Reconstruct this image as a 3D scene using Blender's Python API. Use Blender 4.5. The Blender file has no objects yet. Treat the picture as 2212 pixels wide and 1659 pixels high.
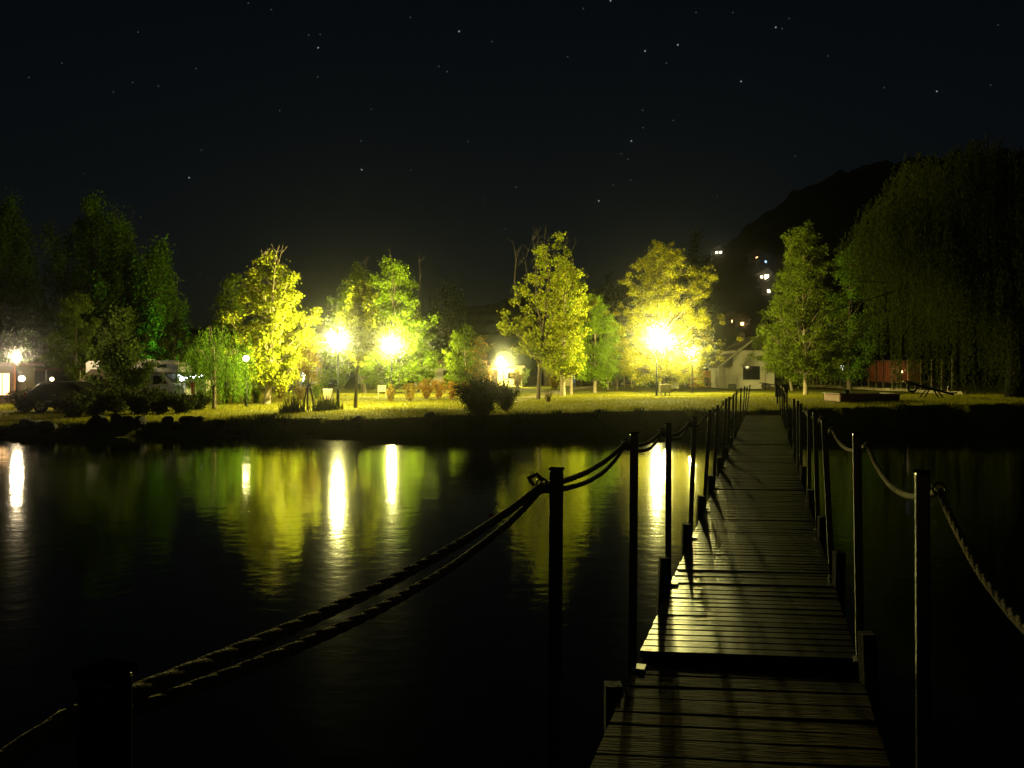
import bpy, math, random
import numpy as np
from mathutils import Vector, Matrix

random.seed(7)
rng = np.random.default_rng(7)
SC = bpy.context.scene
COL = SC.collection

# ------------------------------------------------------------------ camera, sky, exposure
F, CX, HY, CH = 1789.0, 1106.0, 805.0, 1.7        # focal length, principal column, horizon row, eye height
cam = bpy.data.cameras.new('camera')
cam.sensor_width = 36.0
cam.lens = F / 2212 * 36.0
cam.shift_y = -(829.5 - HY) / 2212
cam.clip_start = 0.05
cam.clip_end = 6000
camo = bpy.data.objects.new('camera', cam)
camo.location = (0, 0, CH)
camo.rotation_euler = (math.radians(90), 0, 0)
COL.objects.link(camo)
SC.camera = camo

world = bpy.data.worlds.new('World')
SC.world = world
world.use_nodes = True
wn = world.node_tree
wbg = wn.nodes['Background']
sky = wn.nodes.new('ShaderNodeTexSky')
sky.sky_type = 'NISHITA'
sky.sun_disc = False
sky.sun_elevation = math.radians(12)
sky.sun_rotation = math.radians(180)
wn.links.new(sky.outputs[0], wbg.inputs[0])
wbg.inputs[1].default_value = 0.0011                # a clear night

SC.view_settings.view_transform = 'Standard'
SC.view_settings.look = 'None'
SC.view_settings.gamma = 1.0
SC.view_settings.use_curve_mapping = False
SC.view_settings.exposure = 0.0
SC.render.engine = 'CYCLES'
SC.cycles.use_denoising = True
try:
    SC.cycles.denoiser = 'OPENIMAGEDENOISE'
except Exception:
    pass
SC.cycles.max_bounces = 6
SC.cycles.diffuse_bounces = 2
SC.cycles.glossy_bounces = 3
SC.cycles.transmission_bounces = 3
SC.cycles.volume_bounces = 0
SC.cycles.sample_clamp_indirect = 6.0
SC.cycles.caustics_reflective = False
SC.cycles.caustics_refractive = False

GLARE_DENSITY = 0.0006  # density of the air added for the lamp glare
LAMP = (1.0, 0.90, 0.27)
WATER_Z = -0.6


# ------------------------------------------------------------------ geometry of the place
def sstep(a, b, x):
    t = np.clip((x - a) / (b - a), 0, 1)
    return t * t * (3 - 2 * t)


def water_edge(X):
    return 28.9 + 0.088 * X + 0.35 * np.sin(X * 0.45 + 1) + 0.2 * np.sin(X * 1.3)


def ground(X, Y):
    """height of the land at X, Y"""
    X = np.asarray(X, float); Y = np.asarray(Y, float)
    tilt = np.clip(0.11 + 0.0155 * X, -0.2, 0.42)
    g = 0.05 + tilt * (1 - sstep(40, 62, Y)) - 0.05 * (1 - sstep(30, 42, Y))
    g = g + 0.55 * sstep(33.6, 35.4, X) * sstep(62, 92, Y)
    g = g + 0.02 * np.sin(X * 0.9 + 0.3 * Y) + 0.02 * np.sin(Y * 0.7 - 0.5 * X)
    d = Y - water_edge(X)
    low = -1.15 + 0.50 * sstep(-1.5, 1.3, d) + 0.04 * np.clip(d, 0, 2.0)
    wob = 0.25 * np.sin(X * 2.3) + 0.15 * np.sin(X * 5.1 + 1)
    return low + (g - low) * sstep(1.75 + wob, 2.65 + wob, d)      # a low undercut bank above a strip of mud


def P(u, v, Y):
    return Vector(((u - CX) / F * Y, Y, CH - (v - HY) / F * Y))


def G(u, v):
    """the spot on the land seen at u, v"""
    Y = 50.0
    for _ in range(60):
        X = (u - CX) / F * Y
        Y = 0.5 * Y + 0.5 * (CH - float(ground(X, Y))) * F / (v - HY)
    X = (u - CX) / F * Y
    return Vector((X, Y, float(ground(X, Y))))


def GY(u, Y):
    X = (u - CX) / F * Y
    return Vector((X, Y, float(ground(X, Y))))


# ------------------------------------------------------------------ materials
MAT = {}


def nodes_of(name):
    m = bpy.data.materials.new(name)
    m.use_nodes = True
    nt = m.node_tree
    b = nt.nodes['Principled BSDF']
    MAT[name] = m
    return m, nt, b


def mat(name, c1, c2=None, rough=0.7, scale=4.0, bump=0.0, bscale=None, metal=0.0, spec=0.4, stretch=(1, 1, 1), detail=5, space='Object'):
    m, nt, b = nodes_of(name)
    c2 = c2 or tuple(x * 0.7 for x in c1)
    tc = nt.nodes.new('ShaderNodeTexCoord')
    mp = nt.nodes.new('ShaderNodeMapping')
    mp.inputs['Scale'].default_value = stretch
    nt.links.new(tc.outputs[space], mp.inputs[0])
    nz = nt.nodes.new('ShaderNodeTexNoise')
    nz.inputs['Scale'].default_value = scale
    nz.inputs['Detail'].default_value = detail
    nt.links.new(mp.outputs[0], nz.inputs['Vector'])
    cr = nt.nodes.new('ShaderNodeValToRGB')
    cr.color_ramp.elements[0].position = 0.32
    cr.color_ramp.elements[1].position = 0.68
    cr.color_ramp.elements[0].color = (*c2, 1)
    cr.color_ramp.elements[1].color = (*c1, 1)
    nt.links.new(nz.outputs['Fac'], cr.inputs[0])
    nt.links.new(cr.outputs[0], b.inputs['Base Color'])
    b.inputs['Roughness'].default_value = rough
    b.inputs['Metallic'].default_value = metal
    b.inputs['Specular IOR Level'].default_value = spec
    if bump:
        n2 = nt.nodes.new('ShaderNodeTexNoise')
        n2.inputs['Scale'].default_value = bscale or scale * 6
        n2.inputs['Detail'].default_value = 6
        nt.links.new(mp.outputs[0], n2.inputs['Vector'])
        bp = nt.nodes.new('ShaderNodeBump')
        bp.inputs['Strength'].default_value = bump
        bp.inputs['Distance'].default_value = 0.05
        nt.links.new(n2.outputs['Fac'], bp.inputs['Height'])
        nt.links.new(bp.outputs[0], b.inputs['Normal'])
    return m


def leaf_mat(name, c1, c2, trans=0.35, island=True):
    m, nt, b = nodes_of(name)
    nt.nodes.remove(b)
    out = nt.nodes['Material Output']
    ge = nt.nodes.new('ShaderNodeNewGeometry')
    tc = nt.nodes.new('ShaderNodeTexCoord')
    nz = nt.nodes.new('ShaderNodeTexNoise')
    nz.inputs['Scale'].default_value = 0.55
    nz.inputs['Detail'].default_value = 3
    nt.links.new(tc.outputs['Object'], nz.inputs['Vector'])
    mx = nt.nodes.new('ShaderNodeMath'); mx.operation = 'MULTIPLY_ADD'
    mx.inputs[1].default_value = 0.55
    nt.links.new(ge.outputs['Random Per Island'], mx.inputs[0])
    ml = nt.nodes.new('ShaderNodeMath'); ml.operation = 'MULTIPLY'
    ml.inputs[1].default_value = 0.55
    nt.links.new(nz.outputs['Fac'], ml.inputs[0])
    nt.links.new(ml.outputs[0], mx.inputs[2])
    cr = nt.nodes.new('ShaderNodeValToRGB')
    cr.color_ramp.elements[0].position = 0.15
    cr.color_ramp.elements[1].position = 0.85
    cr.color_ramp.elements[0].color = (*c1, 1)
    cr.color_ramp.elements[1].color = (*c2, 1)
    nt.links.new(mx.outputs[0], cr.inputs[0])
    d = nt.nodes.new('ShaderNodeBsdfDiffuse')
    t = nt.nodes.new('ShaderNodeBsdfTranslucent')
    nt.links.new(cr.outputs[0], d.inputs[0])
    nt.links.new(cr.outputs[0], t.inputs[0])
    ms = nt.nodes.new('ShaderNodeMixShader')
    ms.inputs[0].default_value = trans
    nt.links.new(d.outputs[0], ms.inputs[1]); nt.links.new(t.outputs[0], ms.inputs[2])
    nt.links.new(ms.outputs[0], out.inputs['Surface'])
    return m


def emit_mat(name, col, strength, sample=False):
    m, nt, b = nodes_of(name)
    b.inputs['Base Color'].default_value = (*col, 1)
    b.inputs['Emission Color'].default_value = (*col, 1)
    b.inputs['Emission Strength'].default_value = strength
    m.cycles.emission_sampling = 'FRONT_BACK' if sample else 'NONE'
    return m


leaf_mat('leaf_maple', (0.17, 0.25, 0.012), (0.33, 0.31, 0.025))
leaf_mat('leaf_gold', (0.20, 0.23, 0.010), (0.33, 0.29, 0.02))
leaf_mat('leaf_green', (0.075, 0.12, 0.008), (0.13, 0.175, 0.012))
leaf_mat('leaf_mid', (0.060, 0.092, 0.007), (0.11, 0.135, 0.010))
leaf_mat('leaf_fresh', (0.11, 0.20, 0.010), (0.19, 0.26, 0.016))
leaf_mat('leaf_dark', (0.030, 0.055, 0.010), (0.065, 0.085, 0.015))
leaf_mat('leaf_poplar', (0.055, 0.13, 0.010), (0.12, 0.20, 0.018))
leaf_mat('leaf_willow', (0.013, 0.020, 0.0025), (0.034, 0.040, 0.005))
leaf_mat('leaf_orange_lit', (0.22, 0.10, 0.015), (0.35, 0.22, 0.03))  # orange lamplight put into the leaf colour
leaf_mat('leaf_shrub', (0.020, 0.030, 0.008), (0.045, 0.05, 0.012), 0.15)
leaf_mat('leaf_rust', (0.16, 0.08, 0.015), (0.20, 0.17, 0.02))
leaf_mat('blade', (0.12, 0.13, 0.008), (0.24, 0.21, 0.014), 0.4)
mat('bark', (0.13, 0.10, 0.065), (0.06, 0.045, 0.03), 0.9, 5, 0.6, 30, stretch=(1, 1, 0.25))
mat('bark_pale', (0.30, 0.25, 0.16), (0.16, 0.12, 0.075), 0.9, 5, 0.5, 30, stretch=(1, 1, 0.25))
mat('grass', (0.20, 0.180, 0.010), (0.085, 0.10, 0.006), 0.95, 0.5, 0.9, 5.0, spec=0.1, detail=8)
mat('gravel', (0.36, 0.31, 0.20), (0.22, 0.19, 0.12), 0.95, 3, 0.5, 20, spec=0.1)
mat('rock', (0.030, 0.028, 0.020), (0.014, 0.013, 0.010), 0.9, 3, 0.8, 9, spec=0.2)
mat('hill', (0.006, 0.007, 0.005), (0.003, 0.004, 0.003), 1.0, 0.05, 0.0, spec=0.0)
mat('plank', (0.064, 0.047, 0.014), (0.020, 0.015, 0.005), 0.29, 3.0, 0.10, 14, spec=0.08, stretch=(0.5, 9, 9))
mat('old_plank', (0.085, 0.062, 0.020), (0.022, 0.016, 0.005), 0.6, 2.4, 0.3, 10, spec=0.005, stretch=(0.5, 7, 7))
for nm in ('plank', 'old_plank'):          # every board a little different
    nt = MAT[nm].node_tree
    b = nt.nodes['Principled BSDF']
    src = b.inputs['Base Color'].links[0].from_socket
    oi = nt.nodes.new('ShaderNodeObjectInfo')
    mr = nt.nodes.new('ShaderNodeMapRange'); mr.inputs[3].default_value = 0.45; mr.inputs[4].default_value = 1.4
    nt.links.new(oi.outputs['Random'], mr.inputs[0])
    vm = nt.nodes.new('ShaderNodeVectorMath'); vm.operation = 'SCALE'
    nt.links.new(src, vm.inputs[0]); nt.links.new(mr.outputs[0], vm.inputs['Scale'])
    nt.links.new(vm.outputs[0], b.inputs['Base Color'])
mat('beam', (0.022, 0.017, 0.010), (0.010, 0.008, 0.005), 0.8, 3, 0.3, 15, spec=0.08)
mat('post_steel', (0.014, 0.014, 0.015), (0.008, 0.008, 0.009), 0.24, 20, 0.05, 90, metal=0.0, spec=0.7)
mat('rope', (0.55, 0.47, 0.26), (0.30, 0.25, 0.13), 0.95, 60, 0.8, 130, spec=0.1)
mat('lamp_steel', (0.010, 0.012, 0.010), (0.006, 0.007, 0.006), 0.6, 10, spec=0.15)
mat('white_wall', (0.62, 0.57, 0.44), (0.50, 0.45, 0.34), 0.9, 0.8, 0.15, 30)
mat('cream_wall', (0.60, 0.50, 0.28), (0.50, 0.41, 0.22), 0.9, 0.9, 0.1, 30)
mat('roof_tile', (0.11, 0.07, 0.045), (0.06, 0.04, 0.03), 0.85, 4, 0.4, 20)
mat('dark_wood', (0.055, 0.035, 0.02), (0.03, 0.02, 0.012), 0.8, 3, 0.2, 20, stretch=(4, 4, 0.5))
mat('red_wood', (0.20, 0.07, 0.03), (0.12, 0.04, 0.02), 0.7, 4, 0.2, 30, stretch=(0.6, 6, 6))
mat('orange_wood', (0.22, 0.085, 0.02), (0.12, 0.04, 0.012), 0.8, 2.5, 0.2, 20, stretch=(5, 5, 0.4))
mat('glass_dark', (0.012, 0.014, 0.016), (0.008, 0.009, 0.010), 0.08, 2, spec=0.6)
mat('camper_white', (0.25, 0.235, 0.18), (0.20, 0.19, 0.145), 0.4, 1.2, spec=0.5)
mat('car_paint', (0.010, 0.011, 0.009), (0.008, 0.009, 0.008), 0.3, 1, spec=0.35)
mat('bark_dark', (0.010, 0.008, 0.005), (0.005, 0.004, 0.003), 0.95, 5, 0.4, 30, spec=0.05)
mat('tyre', (0.02, 0.02, 0.02), (0.014, 0.014, 0.014), 0.85, 10)
mat('alloy', (0.6, 0.58, 0.5), (0.5, 0.48, 0.42), 0.3, 8, metal=0.9)
mat('tail_red', (0.35, 0.015, 0.01), (0.28, 0.01, 0.01), 0.25, 8, spec=0.7)
mat('red_cloth', (0.34, 0.03, 0.02), (0.25, 0.02, 0.015), 0.9, 5, 0.2, 20)
mat('green_cloth', (0.02, 0.20, 0.07), (0.015, 0.15, 0.05), 0.8, 4, 0.2, 12)
mat('orange_cloth', (0.75, 0.45, 0.10), (0.70, 0.26, 0.045), 0.8, 0.7, 0.2, 10)
mat('brown_cloth', (0.045, 0.032, 0.016), (0.03, 0.02, 0.01), 0.9, 3, 0.3, 14, stretch=(1, 1, 5))
mat('blue_cloth', (0.05, 0.10, 0.25), (0.04, 0.07, 0.18), 0.8, 5)
mat('bin_metal', (0.16, 0.15, 0.11), (0.10, 0.09, 0.07), 0.55, 6, 0.1, 30)
mat('cap_black', (0.003, 0.003, 0.003), (0.002, 0.002, 0.002), 0.9, 6, spec=0.0)
mat('board_pale', (0.48, 0.44, 0.30), (0.38, 0.34, 0.22), 0.7, 3)
mat('blackboard', (0.012, 0.012, 0.010), (0.008, 0.008, 0.007), 0.8, 6, spec=0.08)
mat('fence_post', (0.20, 0.16, 0.09), (0.12, 0.10, 0.06), 0.85, 5, 0.3, 20, stretch=(3, 3, 0.5))
mat('kerb', (0.36, 0.29, 0.17), (0.25, 0.20, 0.12), 0.9, 3, 0.3, 20)
mat('sand', (0.30, 0.24, 0.14), (0.22, 0.17, 0.10), 0.95, 5, 0.4, 20)
mat('metal_grey', (0.30, 0.30, 0.28), (0.22, 0.22, 0.20), 0.4, 6, metal=0.7)
mat('canvas', (0.42, 0.38, 0.28), (0.33, 0.29, 0.21), 0.9, 3, 0.2, 14)
def globe_mat(name, col, strength):
    """frosted lamp glass: glows and lets most of the lamp's light through"""
    m = emit_mat(name, col, strength)
    nt = m.node_tree
    t = nt.nodes.new('ShaderNodeBsdfTransparent')
    ms = nt.nodes.new('ShaderNodeMixShader'); ms.inputs[0].default_value = 0.12
    nt.links.new(t.outputs[0], ms.inputs[1]); nt.links.new(nt.nodes['Principled BSDF'].outputs[0], ms.inputs[2])
    nt.links.new(ms.outputs[0], nt.nodes['Material Output'].inputs['Surface'])


globe_mat('globe', (1.0, 0.90, 0.62), 60)
globe_mat('globe_white', (0.95, 0.97, 1.0), 40)
emit_mat('bulb', (0.80, 0.92, 1.0), 14)
emit_mat('window_warm', (1.0, 0.62, 0.28), 3.0)
emit_mat('window_white', (0.95, 1.0, 0.85), 6.0)
emit_mat('window_far', (1.0, 0.80, 0.46), 10)
emit_mat('window_far_amber', (1.0, 0.50, 0.18), 12)
emit_mat('window_far_blue', (0.35, 0.6, 1.0), 7)
emit_mat('star', (0.85, 0.93, 1.0), 0.42)
emit_mat('star_faint', (0.8, 0.9, 1.0), 0.08)

# red tag: thin plastic that lets light through
leaf_mat('red_tag', (0.18, 0.008, 0.004), (0.2, 0.012, 0.005), 0.4)

# water
m, nt, b = nodes_of('water')
b.inputs['Base Color'].default_value = (0.0020, 0.0030, 0.0022, 1)
b.inputs['Roughness'].default_value = 0.062
b.inputs['IOR'].default_value = 1.333
tc = nt.nodes.new('ShaderNodeTexCoord')
mp = nt.nodes.new('ShaderNodeMapping'); mp.inputs['Scale'].default_value = (0.8, 1.0, 1)
nt.links.new(tc.outputs['Object'], mp.inputs[0])
n1 = nt.nodes.new('ShaderNodeTexNoise'); n1.inputs['Scale'].default_value = 4.5; n1.inputs['Detail'].default_value = 4
n2 = nt.nodes.new('ShaderNodeTexNoise'); n2.inputs['Scale'].default_value = 0.5; n2.inputs['Detail'].default_value = 2
nt.links.new(mp.outputs[0], n1.inputs['Vector']); nt.links.new(mp.outputs[0], n2.inputs['Vector'])
ad = nt.nodes.new('ShaderNodeMath'); ad.operation = 'MULTIPLY_ADD'; ad.inputs[1].default_value = 2.0
nt.links.new(n2.outputs['Fac'], ad.inputs[0]); nt.links.new(n1.outputs['Fac'], ad.inputs[2])
bp = nt.nodes.new('ShaderNodeBump'); bp.inputs['Strength'].default_value = 1.0; bp.inputs['Distance'].default_value = 0.004
nt.links.new(ad.outputs[0], bp.inputs['Height']); nt.links.new(bp.outputs[0], b.inputs['Normal'])


# ------------------------------------------------------------------ mesh helpers
class MB:
    def __init__(self):
        self.v = []; self.f = []

    def box(self, c, s, rot=None, taper=1.0):
        o = len(self.v)
        hx, hy, hz = s[0] / 2, s[1] / 2, s[2] / 2
        for z in (-1, 1):
            k = taper if z > 0 else 1.0
            for x, y in ((-1, -1), (1, -1), (1, 1), (-1, 1)):
                p = Vector((x * hx * k, y * hy * k, z * hz))
                if rot is not None:
                    p = rot @ p
                self.v.append(tuple(p + Vector(c)))
        for q in ((3, 2, 1, 0), (4, 5, 6, 7), (0, 1, 5, 4), (1, 2, 6, 5), (2, 3, 7, 6), (3, 0, 4, 7)):
            self.f.append(tuple(o + i for i in q))
        return self

    def tube(self, pts, rad, n=8, cap=True):
        pts = [Vector(p) for p in pts]
        if not hasattr(rad, '__len__'):
            rad = [rad] * len(pts)
        o = len(self.v)
        prev = None
        for i, p in enumerate(pts):
            a = pts[max(0, i - 1)]; c = pts[min(len(pts) - 1, i + 1)]
            t = (c - a)
            if t.length < 1e-9:
                t = Vector((0, 0, 1))
            t.normalize()
            if prev is None:
                ref = Vector((0, 0, 1)) if abs(t.z) < 0.9 else Vector((1, 0, 0))
                x = t.cross(ref).normalized()
            else:
                x = (prev - t * prev.dot(t))
                x = x.normalized() if x.length > 1e-6 else t.orthogonal().normalized()
            prev = x
            y = t.cross(x)
            for k in range(n):
                an = 2 * math.pi * k / n
                self.v.append(tuple(p + (x * math.cos(an) + y * math.sin(an)) * rad[i]))
        for i in range(len(pts) - 1):
            for k in range(n):
                k2 = (k + 1) % n
                self.f.append((o + i * n + k, o + i * n + k2, o + (i + 1) * n + k2, o + (i + 1) * n + k))
        if cap:
            self.f.append(tuple(o + k for k in reversed(range(n))))
            e = o + (len(pts) - 1) * n
            self.f.append(tuple(e + k for k in range(n)))
        return self

    def lathe(self, prof, c=(0, 0, 0), n=16):
        o = len(self.v)
        for r, z in prof:
            for k in range(n):
                an = 2 * math.pi * k / n
                self.v.append((c[0] + r * math.cos(an), c[1] + r * math.sin(an), c[2] + z))
        for i in range(len(prof) - 1):
            for k in range(n):
                k2 = (k + 1) % n
                self.f.append((o + i * n + k, o + i * n + k2, o + (i + 1) * n + k2, o + (i + 1) * n + k))
        self.f.append(tuple(o + k for k in reversed(range(n))))
        e = o + (len(prof) - 1) * n
        self.f.append(tuple(e + k for k in range(n)))
        return self

    def prism(self, prof, x0, x1, axis='y'):
        """extrude a closed outline (a, z) along the other horizontal axis"""
        o = len(self.v); n = len(prof)
        for w in (x0, x1):
            for a, z in prof:
                self.v.append((a, w, z) if axis == 'y' else (w, a, z))
        self.f.append(tuple(o + i for i in range(n)))
        self.f.append(tuple(o + n + i for i in reversed(range(n))))
        for i in range(n):
            j = (i + 1) % n
            self.f.append((o + i, o + n + i, o + n + j, o + j))
        return self

    def sphere(self, c, r, n=16, m=10, sz=1.0):
        prof = []
        for i in range(m + 1):
            a = -math.pi / 2 + math.pi * i / m
            prof.append((max(1e-4, r * math.cos(a)), r * math.sin(a) * sz))
        return self.lathe(prof, c, n)

    def build(self, name, material, parent=None, smooth=False):
        me = bpy.data.meshes.new(name)
        me.from_pydata(self.v, [], self.f)
        me.materials.append(MAT[material])
        if smooth:
            me.polygons.foreach_set('use_smooth', [True] * len(me.polygons))
        me.update()
        o = bpy.data.objects.new(name, me)
        COL.objects.link(o)
        if parent is not None:
            o.parent = parent
        return o


def fast_mesh(name, verts, quads, material, parent=None, nside=4):
    """numpy arrays to one mesh object"""
    me = bpy.data.meshes.new(name)
    nv, nf = len(verts), len(quads)
    me.vertices.add(nv)
    me.vertices.foreach_set('co', np.ascontiguousarray(verts, dtype=np.float32).ravel())
    me.loops.add(nf * nside)
    me.loops.foreach_set('vertex_index', np.ascontiguousarray(quads, dtype=np.int32).ravel())
    me.polygons.add(nf)
    me.polygons.foreach_set('loop_start', np.arange(0, nf * nside, nside, dtype=np.int32))
    try:
        me.polygons.foreach_set('loop_total', np.full(nf, nside, dtype=np.int32))
    except Exception:
        pass
    me.update(calc_edges=True)
    me.validate()
    me.materials.append(MAT[material])
    o = bpy.data.objects.new(name, me)
    COL.objects.link(o)
    if parent is not None:
        o.parent = parent
    return o


def tag(o, label, cat, group=None):
    o['label'] = label; o['category'] = cat
    if group:
        o['group'] = group
    return o


def thing(name, label, cat, loc, rz=0.0, group=None):
    o = bpy.data.objects.new(name, None)
    o.empty_display_size = 0.2
    COL.objects.link(o)
    o.location = loc; o.rotation_euler = (0, 0, rz)
    return tag(o, label, cat, group)


def structure(o, kind='structure'):
    o['kind'] = kind
    return o


def grid(name, xs, ys, fz, material):
    X, Y = np.meshgrid(xs, ys)
    Z = fz(X, Y)
    v = np.stack([X.ravel(), Y.ravel(), np.asarray(Z).ravel()], 1)
    nx, ny = len(xs), len(ys)
    i = np.arange(nx - 1)[None, :] + nx * np.arange(ny - 1)[:, None]
    i = i.ravel()
    q = np.stack([i, i + 1, i + nx + 1, i + nx], 1)
    o = fast_mesh(name, v, q, material)
    o.data.polygons.foreach_set('use_smooth', [True] * len(q))
    return o


# ------------------------------------------------------------------ the setting
xs = np.concatenate([np.linspace(-400, -62, 30), np.linspace(-60, 60, 301), np.linspace(62, 500, 36)])
ys = np.concatenate([np.linspace(25, 36, 90), np.linspace(36.3, 75, 150), np.linspace(76, 140, 60), np.linspace(145, 460, 30)])
structure(grid('ground', xs, ys, ground, 'grass'))

wx = np.linspace(-500, 500, 3)
structure(grid('lake', wx, np.linspace(-120, 40, 3), lambda X, Y: X * 0 + WATER_Z, 'water'))

RIDGE = [(-1400, 20), (-700, 24), (-260, 30), (-60, 40), (30, 58), (95, 62), (130, 72), (150, 88), (180, 113), (206, 131), (233, 143), (260, 151),
         (320, 158), (420, 164), (600, 168), (900, 160), (1500, 150)]


def hill_h(X, Y):
    X = np.asarray(X, float); Y = np.asarray(Y, float)
    top = np.interp(X * 600.0 / np.maximum(Y, 1), [a for a, _ in RIDGE], [z for _, z in RIDGE]) + CH
    t = np.clip((Y - 330) / 270.0, 0, 1)
    bumps = 1.6 * np.sin(X * 0.21 + Y * 0.13) + 1.3 * np.sin(X * 0.37 - Y * 0.29) + 1.0 * np.sin(X * 0.73 + Y * 0.51)
    h = top * (t ** 0.85) * np.where(Y > 600, 1 - 0.25 * np.clip((Y - 600) / 300, 0, 1), 1) + bumps * np.clip(t * 3, 0, 1)
    return h - 0.8 * (1 - t)


structure(grid('hill', np.linspace(-900, 1000, 380), np.linspace(330, 900, 115), hill_h, 'hill'))

# gravel path through the park
pts = [G(1090, 870), G(1150, 858), G(1210, 845), G(1255, 838), G(1290, 832), G(1300, 827)]
pv, pf = [], []
cl = []
for i in range(len(pts) - 1):
    for k in range(8):
        cl.append(pts[i].lerp(pts[i + 1], k / 8))
for i, p in enumerate(cl):
    a = cl[max(0, i - 1)]; c = cl[min(len(cl) - 1, i + 1)]
    t = (c - a).normalized(); n = Vector((t.y, -t.x, 0))
    for s in (-1, -0.33, 0.33, 1):
        q = p + n * s * 0.85
        pv.append((q.x, q.y, float(ground(q.x, q.y)) + 0.012))
for i in range(len(cl) - 1):
    for k in range(3):
        pf.append((i * 4 + k, i * 4 + k + 1, i * 4 + k + 5, i * 4 + k + 4))
pm = MB(); pm.v = pv; pm.f = pf
structure(pm.build('path', 'gravel'))

# stars, far beyond the hill
STARS = [(1600, 1.329, z) for z in ((606, 216, 1), (745, 190, 1), (548, 597, 1), (1842, 387, 1), (1013, 345, 1), (725, 510, 0), (1160, 116, 1), (1217, 78, 0),
         (1187, 121, 0), (1380, 237, 0), (1620, 371, 0), (2102, 106, 0), (460, 3, 1), (278, 240, 0), (697, 267, 0), (596, 467, 0), (597, 540, 0), (505, 651, 0),
         (545, 763, 0), (471, 785, 0), (410, 851, 1), (59, 793, 0), (912, 831, 0), (345, 36, 0), (535, 675, 0), (2070, 360, 0), (1243, 662, 0), (822, 53, 0), (978, 53, 0))]
STARS += [(0, 1.3012, z) for z in ((573, 133, 0), (1320, 198, 1), (1318, 319, 0), (550, 342, 0), (257, 261, 0), (120, 321, 0), (813, 284, 0), (657, 357, 0),
          (470, 382, 0), (1160, 458, 0), (835, 623, 0), (784, 737, 1), (1541, 453, 0), (1500, 704, 1), (1497, 584, 0), (1702, 72, 0), (1904, 130, 1), (2041, 172, 0),
          (1820, 275, 0), (1854, 297, 0), (1940, 587, 0), (1704, 707, 0), (2139, 776, 0), (2009, 830, 0), (2097, 948, 0), (1030, 13, 0), (1125, 40, 0), (1280, 145, 0), (1328, 143, 0))]
sb, sf = MB(), MB()
for off, sc_, (zx, zy, br) in STARS:
    c = P((off + zx / sc_) / 1.4756, (zy / sc_) / 1.4756, 3000)
    (sb if br else sf).sphere(c, 3.0 if br else 2.6, 6, 4)
structure(sb.build('bright_stars', 'star'), 'stuff')
structure(sf.build('faint_stars', 'star_faint'), 'stuff')


# ------------------------------------------------------------------ foliage
def leaf_quads(cen, nrm, along, ln, wd):
    """kite shaped, slightly folded leaves -> verts, quads"""
    n = len(cen)
    side = np.cross(nrm, along)
    side /= np.linalg.norm(side, axis=1, keepdims=True) + 1e-9
    v = np.empty((n, 4, 3))
    v[:, 0] = cen - along * (ln * 0.5)[:, None]
    v[:, 1] = cen + side * (wd * 0.5)[:, None] + nrm * (wd * 0.12)[:, None]
    v[:, 2] = cen + along * (ln * 0.5)[:, None]
    v[:, 3] = cen - side * (wd * 0.5)[:, None] + nrm * (wd * 0.12)[:, None]
    return v.reshape(-1, 3), np.arange(n * 4).reshape(-1, 4)


def unit(a):
    return a / (np.linalg.norm(a, axis=1, keepdims=True) + 1e-9)


def scatter_leaves(centers, n_each, rc, flat, size, up=0.35, droop=0.0):
    k = len(centers)
    c = np.repeat(centers, n_each, axis=0)
    rr = np.repeat(rc * (0.7 + 0.6 * rng.random(k)), n_each)
    off = rng.normal(size=c.shape) * 0.5
    off[:, 2] *= flat
    c = c + off * rr[:, None]
    c[:, 2] -= droop * rr * (off[:, 0] ** 2 + off[:, 1] ** 2)
    nrm = rng.normal(size=c.shape); nrm[:, 2] += up * 2.5; nrm = unit(nrm)
    al = unit(np.cross(nrm, rng.normal(size=c.shape)))
    ln = size * (0.45 + 1.1 * rng.random(len(c)))
    return leaf_quads(c, nrm, al, ln, ln * (0.5 + 0.4 * rng.random(len(c))))


def lobes(seed):
    r = np.random.default_rng(seed)
    return r.uniform(0, 6.28, 6), r.uniform(0.05, 0.12, 6)


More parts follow.
